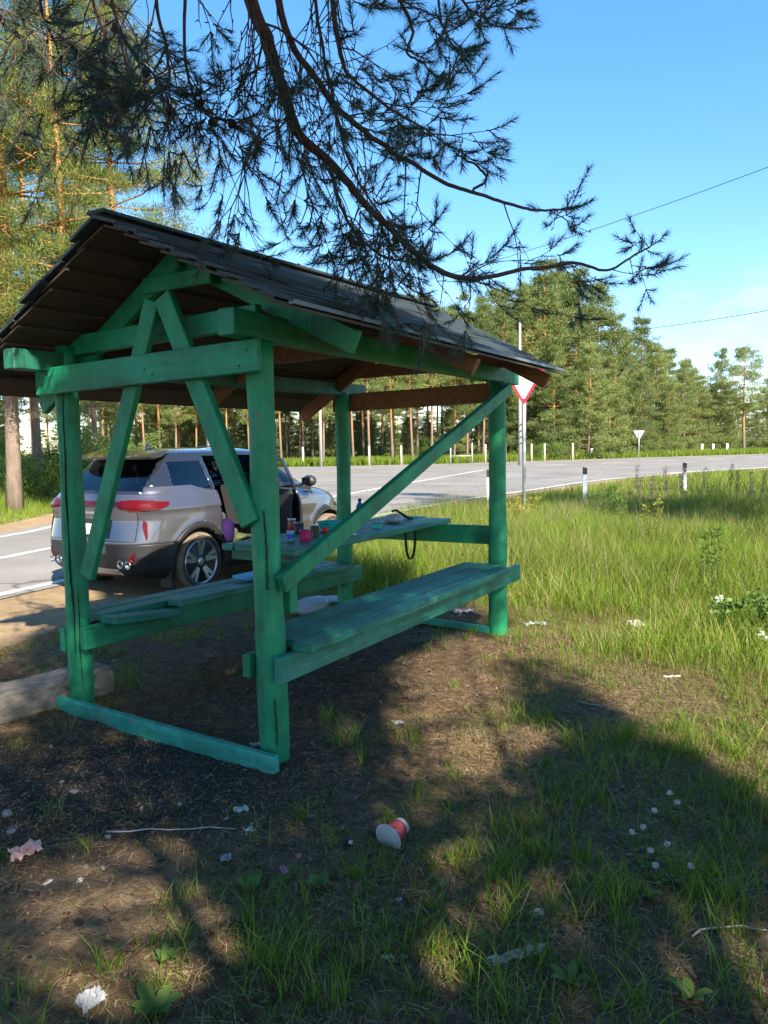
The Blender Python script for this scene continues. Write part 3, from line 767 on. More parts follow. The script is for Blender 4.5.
LIT = [('crumpled_packet', 'crumpled red and white carton at the left on dark soil', 'packet', (25, 857), .11, .07, 'packet', .05, .7),
 ('paper_scrap', 'small white paper strip on the soil right of the red carton', 'paper scrap', (48, 884), .035, .012, 'cream', .006, 1.0),
 ('paper_scrap', 'tiny white paper dot on bare soil, further right of the red carton', 'paper scrap', (80, 884), .02, .02, 'cream', .008, .2),
 ('paper_tissue', 'white torn tissue on dark gravel before the front post', 'tissue', (241, 812), .06, .04, 'cream', .02, .3),
 ('paper_scrap', 'grey flattened paper bit at the edge of grass below the tissue', 'paper scrap', (226, 861), .04, .04, 'greypaper', .015, .3),
 ('paper_scrap', 'greyish crumpled paper in the bottom left corner', 'paper scrap', (90, 1004), .075, .06, 'greypaper', .04, .9),
 ('fruit_peel', 'curved white peel scrap beside the foot of the front post', 'peel', (259, 746), .09, .025, 'cream', .02, .1),
 ('bark_piece', 'long pale strip of bark in the foreground grass', 'bark', (517, 961), .19, .032, 'barkpiece', .02, .33),
 ('bark_piece', 'short pale bark flake behind the long bark strip', 'bark', (538, 916), .06, .03, 'barkpiece', .012, .2),
 ('paper_tissue', 'white tissue on the ground under the rear end of the right bench', 'tissue', (462, 612), .20, .10, 'bag', .03, .1),
 ('paper_tissue', 'white crumpled tissue in grass right of the rear right post', 'tissue', (535, 623), .20, .10, 'bag', .03, .2),
 ('paper_tissue', 'white crumpled napkin at the edge of the tall grass', 'tissue', (636, 624), .15, .12, 'cream', .05, .5),
 ('paper_scrap', 'white paper sliver lying on dry ground right of centre', 'paper scrap', (672, 676), .12, .03, 'cream', .01, .2),
 ('paper_scrap', 'pinkish rag beside the rear right post', 'rag', (514, 598), .17, .10, 'packet', .06, .4),
 ('paper_scrap', 'pale scrap half buried under grass behind the bark flake', 'paper scrap', (398, 722), .06, .05, 'greypaper', .012, .4),
 ('paper_scrap', 'small white chip right of the cup', 'paper scrap', (441, 888), .014, .014, 'cream', .008, .4),
 ('paper_scrap', 'white chip lying furthest right among the chips near the cup', 'paper scrap', (518, 899), .018, .018, 'cream', .008, .4),
 ('paper_scrap', 'white chip straight below the cup', 'paper scrap', (399, 900), .02, .016, 'cream', .008, .4),
 ('paper_scrap', 'white flat chip in shade left of the long bark strip', 'paper scrap', (387, 961), .035, .014, 'cream', .008, .1)]
for (nm, lb, ct, px, a_, b_, mt, h_, rz_) in LIT:
    put(nm, lb, ct, gpt(*px), [(None, crumple(a_, b_, len(lb)*7+px[0], h=h_), M[mt])], rz=rz_)
# stones
for i, (px, r_) in enumerate([((75, 790), .022), ((62, 780), .014), ((108, 838), .016), ((8, 815), .03), ((226, 822), .012), ((180, 806), .014), ((12, 835), .022), ((432, 946), .014), ((160, 800), .010)]):
    put('stone', 'small grey stone on the dark soil in front of the shelter', 'stone', gpt(*px), [(None, blob(r_, r_*.8, r_*.5, 40+i, 14, 9, .3), M['stone'], True)], group='stones on the dark soil', rz=i)
# the squared log kerb at left
m_ = MB()
L0 = np.array([-3.3, 3.43, 0]); L1 = np.array([-1.95, 5.12, 0]); dl = (L1-L0)/np.linalg.norm(L1-L0); nl = np.array([-dl[1], dl[0], 0])
prof = [(-.17, -.05), (-.18, .08), (-.165, .145), (-.12, .165), (.10, .17), (.15, .15), (.17, .06), (.16, -.05)]
rows = 30; lr = random.Random(5)
for i in range(rows+1):
    q = L0+(L1-L0)*i/rows
    for (a, z) in prof: m_.v.append(tuple(q+nl*(a+lr.uniform(-.007, .007)+.008*math.sin(i*.5+a*9))+Z*(z+lr.uniform(-.004, .004)+.006*math.sin(i*.7))))
np_ = len(prof)
for i in range(rows):
    for k in range(np_):
        a = i*np_+k; b = i*np_+(k+1) % np_; m_.f.append((a, a+np_, b+np_, b))
m_.f.append(tuple(range(np_))); m_.f.append(tuple(rows*np_+k for k in range(np_))[::-1])
lg = m_.build('timber_log', M['log'], smooth=False); tag(lg, 'thick squared weathered log lying on the ground behind the left post', 'log')
#@@CAR
# ------------------------------------------------------------------ the parked car (local: +x forward, +y left, origin under the rear axle centre)
CH = R(90-31)            # heading 31 deg clockwise from +Y
hv = np.array([math.cos(CH), math.sin(CH), 0]); lv = np.array([-hv[1], hv[0], 0])
rw = np.array([-2.16, 8.73, 0])                       # foot of the rear right wheel, outer side
car_loc = rw+lv*.82
CAR = thing('parked_car', 'silver crossover with black roof, parked with its right rear door open', 'car', tuple(car_loc), rz=CH)
CAR.location.z = 0.0
def itp(z, zs, vs): return np.interp(z, zs, vs)
def outline(xr, xf, b, n, nr=5.0, nf=3.2):
    """closed plan outline: n points, ccw, rear at x=xr, front at x=xf"""
    cx = xr+0.95; pts = []
    for k in range(n):
        t = 2*math.pi*k/n
        c, s_ = math.cos(t), math.sin(t)
        if c >= 0: x = cx+(xf-cx)*abs(c)**(2/nf); y = b*math.copysign(abs(s_)**(2/nf), s_)
        else: x = cx-(cx-xr)*abs(c)**(2/nr); y = b*math.copysign(abs(s_)**(2/nr), s_)
        pts.append((x, y))
    # resample evenly by arc length
    p = np.array(pts+[pts[0]]); d = np.r_[0, np.cumsum(np.linalg.norm(np.diff(p, axis=0), axis=1))]
    q = np.linspace(0, d[-1], n+1)[:-1]
    return np.stack([np.interp(q, d, p[:, 0]), np.interp(q, d, p[:, 1])], 1)
bz = [.20, .26, .32, .46, .62, .75, .85, .94, 1.01, 1.06, 1.105, 1.135]
bxr = [-.62, -.74, -.80, -.835, -.835, -.80, -.775, -.785, -.80, -.775, -.735, -.715]
bxf = [3.30, 3.40, 3.45, 3.49, 3.49, 3.46, 3.40, 3.28, 3.05, 2.78, 2.50, 2.30]
bb = [.82, .85, .865, .885, .90, .905, .905, .90, .885, .865, .845, .835]
N_ = 420; ROW = 64
zz = np.linspace(.20, 1.135, ROW)
ring = [np.c_[outline(itp(z, bz, bxr), itp(z, bz, bxf), itp(z, bz, bb), N_), np.full(N_, z)] for z in zz]
# belt closing ring (a short lip inwards)
lip = ring[-1].copy(); lip[:, 1] *= .9; lip[:, 0] = 1.0+(lip[:, 0]-1.0)*.96; lip[:, 2] = 1.12
ring.append(lip)
VB = np.concatenate(ring)
# shoulder crease and sculpting on the flanks
side = np.abs(VB[:, 1]) > .7
crease = np.exp(-((VB[:, 2]-.975)/.03)**2)*.012-np.exp(-((VB[:, 2]-.72)/.07)**2)*.020*np.exp(-((VB[:, 0]-1.3)/.9)**2)
for wx in (0, 2.6):
    dd = np.hypot(VB[:, 0]-wx, VB[:, 2]-.335); crease += .022*np.exp(-((dd-.42)/.06)**2)
VB[:, 1] += np.where(side, np.sign(VB[:, 1])*crease, 0)
rr_ = len(ring)
I = np.arange(rr_*N_).reshape(rr_, N_)
FB = np.stack([I[:-1], np.roll(I[:-1], -1, 1), np.roll(I[1:], -1, 1), I[1:]], -1).reshape(-1, 4)
# snap vertices near wheel-arch circles so that the edges are round
def snap(Vv, wx, r0, tol=.011):
    d = np.hypot(Vv[:, 0]-wx, Vv[:, 2]-.335); m = (np.abs(d-r0) < tol) & (np.abs(Vv[:, 1]) > .6) & (Vv[:, 2] > .3)
    f = r0/np.maximum(d[m], 1e-6)
    Vv[m, 0] = wx+(Vv[m, 0]-wx)*f; Vv[m, 2] = .335+(Vv[m, 2]-.335)*f
for wx in (0, 2.6):
    snap(VB, wx, .385); snap(VB, wx, .455)
C_ = VB[FB].mean(1)
sd = np.abs(C_[:, 1]) > .6
darch = np.minimum(np.hypot(C_[:, 0], C_[:, 2]-.335), np.hypot(C_[:, 0]-2.6, C_[:, 2]-.335))
hole = sd & (darch < .385)
door = (C_[:, 1] < -.6) & (C_[:, 0] > .36+.30*np.clip(.62-C_[:, 2], 0, .3)) & (C_[:, 0] < 1.26) & (C_[:, 2] > .36)
# door sweeps round the arch
door &= ~((np.hypot(C_[:, 0], C_[:, 2]-.335) < .47))
clad = (sd & (darch < .455) & (darch >= .385)) | (C_[:, 2] < .36) | ((C_[:, 0] < -.35) & (C_[:, 2] < .60) & ~((C_[:, 2] > .50) & (np.abs(C_[:, 1]) < .30)))
clad &= ~hole & ~door
metal = ~hole & ~door & ~clad
def sub(name, Vv, Ff, mat, parent=CAR, thick=0.0):
    used = np.unique(Ff); mp_ = np.full(len(Vv), -1); mp_[used] = np.arange(len(used))
    o = np_mesh(name, Vv[used], mp_[Ff], mat, parent, smooth=True, side=4)
    if thick:
        sm = o.modifiers.new('thick', 'SOLIDIFY'); sm.thickness = thick; sm.offset = -1
    return o
sub('body', VB, FB[metal], M['silver'], thick=.02)
sub('cladding', VB, FB[clad], M['dark_plastic'], thick=.02)
# bonnet and cowl already come from the slices; cabin above
cz = [1.115, 1.17, 1.26, 1.35, 1.44, 1.52, 1.575, 1.605, 1.625, 1.635]
cxr = [-.725, -.69, -.60, -.50, -.40, -.335, -.27, -.10, .15, .45]
cxf = [2.45, 2.32, 2.12, 1.94, 1.78, 1.66, 1.55, 1.40, 1.22, .98]
cb = [.835, .82, .785, .745, .705, .670, .625, .55, .40, .20]
ROW2 = 60
z2 = np.linspace(1.115, 1.635, ROW2)
ring = [np.c_[outline(itp(z, cz, cxr), itp(z, cz, cxf), itp(z, cz, cb), N_, 4.5, 4.5), np.full(N_, z)] for z in z2]
VC = np.concatenate(ring)
n0 = len(VC)
I = np.arange(ROW2*N_).reshape(ROW2, N_)
FC = np.stack([I[:-1], np.roll(I[:-1], -1, 1), np.roll(I[1:], -1, 1), I[1:]], -1).reshape(-1, 4)
C_ = VC[FC].mean(1); x, y, z = C_[:, 0], np.abs(C_[:, 1]), C_[:, 2]
bz_ = np.interp(z, z2, [itp(q, cz, cb) for q in z2])
onside = y > bz_*.80
xr_ = np.interp(z, cz, cxr); xf_ = np.interp(z, cz, cxf)
frontglass = (~onside) & (x > xf_-.16) & (z < 1.51) & (z > 1.145)
rearglass = (x < xr_+.14) & (y < bz_*.80) & (z > 1.165) & (z < 1.50)
wb = onside & (z > 1.155) & (z < 1.515)
quarter = wb & (x > -.30+ (z-1.16)*.30) & (x < .28-(z-1.17)*.12) & (z < 1.48)
rearside = wb & (x > .36-(z-1.1)*.1) & (x < 1.19)
frontside = wb & (x > 1.30) & (x < xf_-.20)
dooropen = (C_[:, 1] < 0) & onside & (x > .34-(z-1.1)*.1) & (x < 1.26) & (z < 1.54)
silver_c = onside & (z < 1.215-.10*np.clip((x+.05)/.4, 0, 1)) & (x < .36)
rest = ~(frontglass | rearglass | rearside | frontside | dooropen)
for sg in (-1, 1): sub('upper_quarter', VC, FC[rest & silver_c & ~dooropen & (C_[:, 1]*sg > 0)], M['silver'], thick=.02)
sub('roof', VC, FC[rest & ~silver_c & ~quarter], M['black_paint'], thick=.02)
cap = MB(); cap.add([tuple(VC[(ROW2-1)*N_+k]) for k in range(N_)], [tuple(range(N_))]); cap.build('roof_skin', M['black_paint'], CAR)
for sg in (-1, 1): sub('quarter_window', VC, FC[rest & quarter & ~silver_c & (C_[:, 1]*sg > 0)], M['tinted'])
sub('windscreen', VC, FC[frontglass], M['glass'])
sub('rear_window', VC, FC[rearglass], M['tinted'])
sub('side_window', VC, FC[(rearside & (C_[:, 1] > 0))], M['glass'])
sub('side_window', VC, FC[(frontside & (C_[:, 1] > 0))], M['glass'])
sub('side_window', VC, FC[(frontside & (C_[:, 1] < 0))], M['glass'])
# bonnet skin closing the top between belt lip and windscreen
mb = MB(); top = ring[0]
lipf = [tuple(v_) for v_ in lip if v_[0] > 1.4]
mb.add(lipf, [tuple(range(len(lipf)))]); mb.build('cowl_panel', M['dark_plastic'], CAR)
# interior
mb = MB(); mb.box(-.55, 2.5, -.70, .70, .30, .42); mb.box(.98, 1.06, -.0, .0, .3, .3); mb.build('cabin_floor', M['interior'], CAR)
mb = MB(); mb.box(-.40, .30, -.80, -.74, .45, 1.06); mb.box(-.62, 2.3, .76, .80, .40, 1.02); mb.box(1.27, 2.3, -.80, -.76, .40, 1.02); mb.box(2.0, 2.35, -.74, .74, .6, 1.08); mb.build('door_trim', M['interior'], CAR)
def seat(x, y, w_, rear=False):
    mb = MB(); mb.box(x, x+.52, y-w_/2, y+w_/2, .42, .62)
    mb.hexa([(x-.10, y-w_/2, .60), (x+.06, y-w_/2, .60), (x+.06, y+w_/2, .60), (x-.10, y+w_/2, .60), (x-.30, y-w_/2*.85, 1.18), (x-.20, y-w_/2*.85, 1.20), (x-.20, y+w_/2*.85, 1.20), (x-.30, y+w_/2*.85, 1.18)])
    o = mb.build('car_seat', M['grey_cloth'], CAR, bevel=.03)
    for yy in ([y] if not rear else [y-.4, y+.4]):
        h = MB(); h.box(x-.36, x-.25, yy-.13, yy+.13, 1.21, 1.38); h.build('headrest', M['grey_cloth'], o, bevel=.03)
seat(.42, 0, 1.3, True); seat(1.40, .37, .5); seat(1.40, -.37, .5)
mb = MB(); mb.tube([(1.86+.04*math.cos(a), .37+.18*math.cos(a), 1.0+.17*math.sin(a)) for a in np.linspace(0, 2*math.pi, 20)], .015, 6); mb.build('steering_wheel', M['interior'], CAR, smooth=True)
# wheel wells and underside
mb = MB(); mb.box(-.55, 3.2, -.70, .70, .19, .24)
mb.build('underbody', M['interior'], CAR)
for wx in (0, 2.6):
    for sgn in (-1, 1):
        mb = MB(); n = 24
        prof_ = [(wx+.40*math.cos(a), .335+.40*math.sin(a)) for a in np.linspace(-.3, math.pi+.3, n)]
        vs_l = []
        for (xx, z_) in prof_: vs_l += [(xx, sgn*.50, z_), (xx, sgn*.87, z_)]
        mb.add(vs_l, [(2*i, 2*i+1, 2*i+3, 2*i+2) for i in range(n-1)])
        mb.add([(xx, sgn*.50, z_) for xx, z_ in prof_], [tuple(range(n))])
        mb.build('wheel_arch', M['interior'], CAR)
# wheels
def wheel(wx, sgn):
    y0 = sgn*.80
    t_ = MB(); t_.lathe((wx, y0-sgn*.105, .335), [(.24, 0), (.315, 0), (.332, .03), (.335, .10), (.332, .17), (.318, .205), (.265, .215), (.235, .20)], 40, axis=(0, sgn, 0))
    w_ = t_.build('wheel', M['rubber'], CAR, smooth=True)
    md = MB(); md.lathe((wx, y0-sgn*.105, .335), [(.338, .02), (.340, .10), (.338, .18), (.322, .212), (.300, .219)], 40, axis=(0, sgn, 0), cap0=False, cap1=False); md.build('muddy_tread', M['mud'], w_, smooth=True)
    b_ = MB(); b_.lathe((wx, y0, .335), [(.05, .0), (.20, .0), (.238, .085), (.245, .10)], 40, axis=(0, sgn, 0)); b_.build('rim_back', M['alloy_dark'], w_, smooth=True)
    r_ = MB(); r_.lathe((wx, y0, .335), [(.240, .088), (.256, .106), (.251, .112), (.236, .100)], 40, axis=(0, sgn, 0), cap0=False, cap1=False)
    for k in range(5):
        a = 2*math.pi*k/5+.3
        for da in (-.17, .17):
            ca, sa = math.cos(a), math.sin(a); cb_, sb = math.cos(a+da), math.sin(a+da)
            p0 = np.array([wx+.05*ca, y0+sgn*.085, .335+.05*sa]); p1 = np.array([wx+.235*cb_, y0+sgn*.105, .335+.235*sb])
            r_.beam(p0, p1, .042, .024, side=np.cross(p1-p0, (0, 1, 0)))
    r_.lathe((wx, y0, .335), [(.045, .075), (.045, .10), (.03, .106), (0, .107)], 16, axis=(0, sgn, 0))
    r_.build('rim', M['alloy'], w_)
for wx in (0, 2.6):
    for sgn in (-1, 1): wheel(wx, sgn)
# conformal trim: patches laid on the body by casting onto it
from mathutils.bvhtree import BVHTree
bv = BVHTree.FromPolygons([tuple(v_) for v_ in VB], [tuple(f) for f in FB])
def patch_rear(name, poly, mat, thick=.012, n=26, parent=CAR):
    """poly: two curves (y, z lower, z upper) samples from the rear"""
    mb = MB(); ys = np.linspace(poly[0][0], poly[-1][0], n); lo = np.interp(ys, [p_[0] for p_ in poly], [p_[1] for p_ in poly]); hi = np.interp(ys, [p_[0] for p_ in poly], [p_[2] for p_ in poly])
    g = []
    for k in range(n):
        col = []
        for j in range(4):
            z_ = lo[k]+(hi[k]-lo[k])*j/3
            h = bv.ray_cast(Vector((-2, ys[k], z_)), Vector((1, 0, 0)))
            xx = h[0].x if h[0] else -.3
            col.append((xx, ys[k], z_))
        g.append(col)
    vs_ = [(c[0]-thick, c[1], c[2]) for col in g for c in col]+[(c[0]+.01, c[1], c[2]) for col in g for c in col]
    m_ = n*4; fs_ = []
    for k in range(n-1):
        for j in range(3):
            a = k*4+j; fs_.append((a, a+1, a+5, a+4))
        fs_ += [(k*4, k*4+4, k*4+4+m_, k*4+m_), (k*4+3, k*4+3+m_, k*4+7+m_, k*4+7)]
    fs_ += [(j, j+m_, j+1+m_, j+1) for j in range(3)]+[((n-1)*4+j, (n-1)*4+j+1, (n-1)*4+j+1+m_, (n-1)*4+j+m_) for j in range(3)]
    mb.add(vs_, fs_); return mb.build(name, mat, parent, smooth=False)
def patch_side(name, poly, sgn, mat, thick=.012, n=20, parent=CAR):
    mb = MB(); xs = np.linspace(poly[0][0], poly[-1][0], n); lo = np.interp(xs, [p_[0] for p_ in poly], [p_[1] for p_ in poly]); hi = np.interp(xs, [p_[0] for p_ in poly], [p_[2] for p_ in poly])
    vs_o = []; vs_i = []
    for k in range(n):
        for j in range(4):
            z_ = lo[k]+(hi[k]-lo[k])*j/3
            h = bv.ray_cast(Vector((xs[k], sgn*2, z_)), Vector((0, -sgn, 0)))
            yy = h[0].y if h[0] else sgn*.8
            vs_o.append((xs[k], yy+sgn*thick, z_)); vs_i.append((xs[k], yy-sgn*.01, z_))
    m_ = n*4; fs_ = []
    for k in range(n-1):
        for j in range(3):
            a = k*4+j; fs_.append((a, a+4, a+5, a+1))
        fs_ += [(k*4, k*4+m_, k*4+4+m_, k*4+4), (k*4+3, k*4+7, k*4+7+m_, k*4+3+m_)]
    fs_ += [(j, j+1, j+1+m_, j+m_) for j in range(3)]+[((n-1)*4+j, (n-1)*4+j+m_, (n-1)*4+j+1+m_, (n-1)*4+j+1) for j in range(3)]
    mb.add(vs_o+vs_i, fs_); return mb.build(name, mat, parent, smooth=False)
patch_rear('light_bar', [(-.52, 1.005, 1.06), (.52, 1.005, 1.06)], M['dark_red'], .012)
patch_rear('number_plate', [(-.26, .70, .81), (.26, .70, .81)], M['white_plate'], .03)
mb = MB(); 
for y_ in (-.21, -.15, -.09, .0, .07, .13, .20): mb.box(-.843, -.838, y_-.018, y_+.018, .70, .745)
patch_rear('plate_recess', [(-.36, .66, .86), (.36, .66, .86)], M['dark_plastic'], .006)
patch_rear('diffuser', [(-.46, .255, .33), (.46, .255, .33)], M['galv'], .015)
for sgn in (-1, 1):
    patch_rear('tail_light', sorted([(sgn*.50, .985, 1.07), (sgn*.66, .96, 1.08), (sgn*.80, .97, 1.07)]), M['red_lens'], .016)
    patch_side('tail_light', [(-.70, .96, 1.075), (-.55, .975, 1.06), (-.42, 1.02, 1.05)], sgn, M['red_lens'], .012)
    patch_rear('rear_reflector', sorted([(sgn*.62, .40, .42), (sgn*.68, .42, .50), (sgn*.70, .50, .52)]), M['red_lens'], .012)
    patch_rear('rear_reflector', sorted([(sgn*.755, .80, .86), (sgn*.785, .70, .83), (sgn*.80, .65, .70)]), M['red_lens'], .012)
    for dy in (.13, .25):
        mb = MB(); mb.lathe((-.70, sgn*(.38+dy), .385), [(.032, -.02), (.040, -.105), (.043, -.11), (.043, -.118), (.036, -.116), (.030, -.04), (0, -.035)], 18, axis=(1, 0, 0), cap1=False)
        e = mb.build('exhaust_tip', M['chrome'], CAR, smooth=True)
    mb = MB(); mb.box(-.43, -.40, min(sgn*.70, sgn*.86), max(sgn*.70, sgn*.86), .10, .38); mb.build('mud_flap', M['dark_plastic'], CAR)
for sgn in (-1, 1):
    patch_rear('hatch_gap', sorted([(sgn*.700, .64, .95), (sgn*.712, .64, .95)]), M['interior'], .002)
patch_rear('hatch_gap', [(-.70, .628, .636), (.70, .628, .636)], M['interior'], .002)
patch_rear('badge', [(-.14, .915, .945), (.14, .915, .945)], M['chrome'], .006)
# spoiler
mb = MB()
for sgn in (0,):
    pts_ = []
    for k in range(17):
        y_ = -.62+1.24*k/16; c = 1-(abs(y_)/.62)**4*.5
        pts_.append((y_, c))
    for k in range(16):
        (ya, ca), (yb, cb2) = pts_[k], pts_[k+1]
        def sec(y_, c): return [(-.28, y_, 1.53), (-.30-.24*c, y_, 1.515), (-.31-.24*c, y_, 1.535), (-.16, y_, 1.605)]
        A = sec(ya, ca); B = sec(yb, cb2)
        mb.hexa([A[0], A[1], B[1], B[0], A[3], A[2], B[2], B[3]])
mb.build('spoiler', M['black_paint'], CAR, smooth=False)
mb = MB(); mb.lathe((.1, 0, 1.622), [(.05, 0), (.03, .03), (.008, .06), (0, .062)], 10); mb.build('roof_antenna', M['black_paint'], CAR, smooth=True)
# mirrors
for sgn in (-1, 1):
    mb = MB(); mb.beam((1.98, sgn*.80, 1.10), (1.97, sgn*.93, 1.14), .06, .03)
    m1 = mb.build('wing_mirror', M['dark_plastic'], CAR)
    mb = MB(); mb.lathe((1.97, sgn*.90, 1.17), [(.0, 0), (.05, .01), (.075, .06), (.075, .12), (.055, .17), (0, .19)], 14, axis=(0, sgn, 0)); sh_ = mb.build('mirror_shell', M['dark_plastic'], m1, smooth=True)
    mb = MB(); mb.box(1.885, 1.90, min(sgn*.93, sgn*1.06), max(sgn*.93, sgn*1.06), 1.13, 1.215); mb.build('mirror_glass', M['glass'], m1)
# headlights + grille on the far end
for sgn in (-1, 1):
    patch_side('headlight', [(3.05, .76, .80), (3.25, .72, .80), (3.36, .70, .76)], sgn, M['glass'], .015)
# front door outline + handles
for sgn in (-1, 1):
    patch_side('door_handle', [(1.42, .85, .875), (1.62, .855, .88)], sgn, M['silver'], .03)
patch_side('sill_trim', [(.50, .36, .42), (2.15, .36, .42)], -1, M['dark_plastic'], .01, 40)
# the opened rear door: hinged at x=1.27
DR = D.objects.new('rear_door', None); COL.objects.link(DR); DR.parent = CAR; DR.location = (1.27, -.87, 0); DR.rotation_euler = (0, 0, R(62))
DR['label'] = 'opened rear door seen edge on from behind'
def door_part(name, fn, mat, zs, x0, x1, smooth=True, parent=DR):
    mb = MB(); nx_ = 16; g0 = len(mb.v)
    for z_ in zs:
        for k in range(nx_+1):
            xx = x0(z_)+(x1(z_)-x0(z_))*k/nx_; mb.v.append((xx, fn(xx, z_), z_))
    for j in range(len(zs)-1):
        for k in range(nx_):
            a = j*(nx_+1)+k; mb.f.append((a, a+1, a+nx_+2, a+nx_+1))
    return mb.build(name, mat, parent, smooth=smooth)
zs_ = np.linspace(.38, 1.12, 14)
xe = lambda z_: -.88+.28*max(0, .66-z_)/.28*.6
outy = lambda xx, z_: .87-itp(z_, bz, bb)-.0
o = door_part('door_skin', lambda xx, z_: -(itp(z_, bz, bb)-.87), M['silver'], zs_, lambda z_: 0.0, xe); sm = o.modifiers.new('t', 'SOLIDIFY'); sm.thickness = .02
o = door_part('door_lining', lambda xx, z_: .085+.02*math.sin(z_*9), M['interior'], zs_, lambda z_: -.02, lambda z_: xe(z_)+.03); sm = o.modifiers.new('t', 'SOLIDIFY'); sm.thickness = .04
mb = MB()
fr = [(-.005, .03, 1.12), (-.01, .10, 1.30), (-.02, .185, 1.51), (-.45, .20, 1.53), (-.84, .17, 1.47), (-.89, .09, 1.26), (-.88, .04, 1.12)]
mb.tube(fr, .022, 6); mb.build('window_frame', M['black_paint'], DR)
mb = MB(); mb.add([(-.02, .04, 1.12), (-.87, .045, 1.12), (-.88, .10, 1.26), (-.83, .17, 1.46), (-.45, .197, 1.51), (-.03, .18, 1.495)], [(0, 1, 2, 3, 4, 5)]); mb.build('door_window', M['glass'], DR)
mb = MB(); mb.beam((-.15, .14, .80), (-.55, .14, .86), .05, .06); mb.build('armrest', M['grey_cloth'], DR, bevel=.01)
# goods in the doorway
def carpt(x_, y_, z_): return tuple(car_loc+hv*x_+lv*y_+Z*z_)
put('cloth_bag', 'purple cloth bag on the sill of the open car door', 'bag', carpt(.62, -.66, .42), [(None, blob(.14, .12, .17, 31), M['purple'], True)])
put('snack_packet', 'green and red packets leaning in the open car doorway', 'packet', carpt(.84, -.72, .42), [(None, blob(.13, .06, .085, 33), M['lime'], True)])
put('cloth_bundle', 'dark bundle of clothes on the rear car seat', 'clothes', carpt(.72, -.35, .62), [(None, blob(.2, .25, .14, 35), M['grey_cloth'], True)])
#@@REST
# ------------------------------------------------------------------ signs, posts, lamps, wires, fence
def tri_prism(mb, c, s, t, r, up=-1):
    """triangle sign plate pointing down, facing direction r (unit, horizontal)"""
    r = np.array(r, float); q = np.array([-r[1], r[0], 0]); h = s*.866
    pts = [(-s/2, h/2), (s/2, h/2), (0, -h/2)]
    vs_ = []
    for k in (0, 1):
        for i, (a, b_) in enumerate(pts):
            p0 = pts[i-1]; p1 = pts[(i+1) % 3]
            for o_ in (p0, p1):   # chamfered corners
                f = .07
                vs_.append(np.array(c)+q*(a+(o_[0]-a)*f)+Z*(b_+(o_[1]-b_)*f)+r*(t*k))
    mb.add(vs_, [tuple(range(6))[::-1], tuple(range(6, 12))]+[(i, (i+1) % 6, (i+1) % 6+6, i+6) for i in range(6)])
def yield_sign(loc, h, face, label, s=.90, front=True):
    t = thing('give_way_sign', label, 'road sign', loc)
    mb = MB(); mb.tube([(0, 0, -.3), (0, 0, h+.35)], .038, 12); mb.build('pole', M['galv'], t, smooth=True)
    f = np.array(face, float)/np.linalg.norm(face)
    mb = MB(); tri_prism(mb, f*.045+Z*h, s, .006, f); pl = mb.build('sign_plate', M['galv'] if not front else M['sign_red'], t)
    mb = MB(); tri_prism(mb, f*.053+Z*(h+.004), s*.74, .003, f); mb.build('sign_face', M['white_plate'], pl)
    mb = MB(); mb.tube([f*.02+Z*(h+.22)-np.array([-f[1], f[0], 0])*.1, f*.02+Z*(h+.22)+np.array([-f[1], f[0], 0])*.1], .012, 6); mb.build('bracket', M['galv'], t)
# the near sign faces back towards the camera side
yield_sign((2.97, 16.24, 0), 2.82, (-.35, -.94, 0), 'give way sign with white face and red border on a steel pole beyond the shelter', .92)
yield_sign((26.2, 79.0, 0), 2.45, (.3, .95, 0), 'small distant sign on a thin pole across the road, seen from behind', 1.15, front=False)

def delineator(loc, label, redtop=False, group=None, h=.82, plain=False):
    t = thing('road_marker_post', label, 'marker post', loc, group)
    mb = MB(); r_ = .055
    prof_ = [(-.055, -.035), (.055, -.035), (.055, .015), (.02, .045), (-.02, .045), (-.055, .015)]
    mb.v = [(a, b_, z_) for z_ in (-.2, h-.17) for a, b_ in prof_]; n = 6
    mb.f = [(i, (i+1) % n, (i+1) % n+n, i+n) for i in range(n)]+[tuple(range(n, 2*n))]
    mb.build('post_body', M['white_paint'], t)
    mb = MB(); mb.v = [(a*1.03, b_*1.03, z_+(0.03 if (a < 0 and z_ > h-.1) else 0)) for z_ in (h-.17, h) for a, b_ in prof_]
    mb.f = [(i, (i+1) % n, (i+1) % n+n, i+n) for i in range(n)]+[tuple(range(n, 2*n)), tuple(range(n))[::-1]]
    if not plain: mb.build('dark_band', M['black_band'], t)
    else: mb.build('post_top', M['white_paint'], t)
    if redtop:
        mb = MB(); mb.box(-.035, .035, -.042, -.037, h-.30, h-.19); mb.build('reflector', M['red'], t)
delineator((5.55, 21.2, 0), 'white marker post with black top standing in the grass right of the shelter', h=.95)
delineator((10.1, 25.8, 0), 'white marker post with dark top and red reflector, furthest right by the road', True, h=.92)
delineator((2.74, 20.0, 0), 'white marker post almost hidden behind the rear right post of the shelter', h=.95)
for i, (px, Yd) in enumerate([(592, 86), (622, 89), (702, 104), (713, 106), (727, 108)]):
    delineator(((px-384)/769*Yd, Yd, 0), ['distant white post left of the far sign', 'distant white post just before the far sign', 'leftmost of three distant white posts by the bright grass', 'middle of three distant white posts by the bright grass', 'rightmost of three distant white posts by the bright grass'][i], h=1.15+.25*(i > 1), plain=True)
    D.objects[D.objects.keys()[-1]]
# scale the far ones up a bit in width (thicker concrete posts)
for o in list(COL.objects):
    if o.get('category') == 'marker post' and o.location.y > 60: o.scale = (2.4, 2.4, 1)

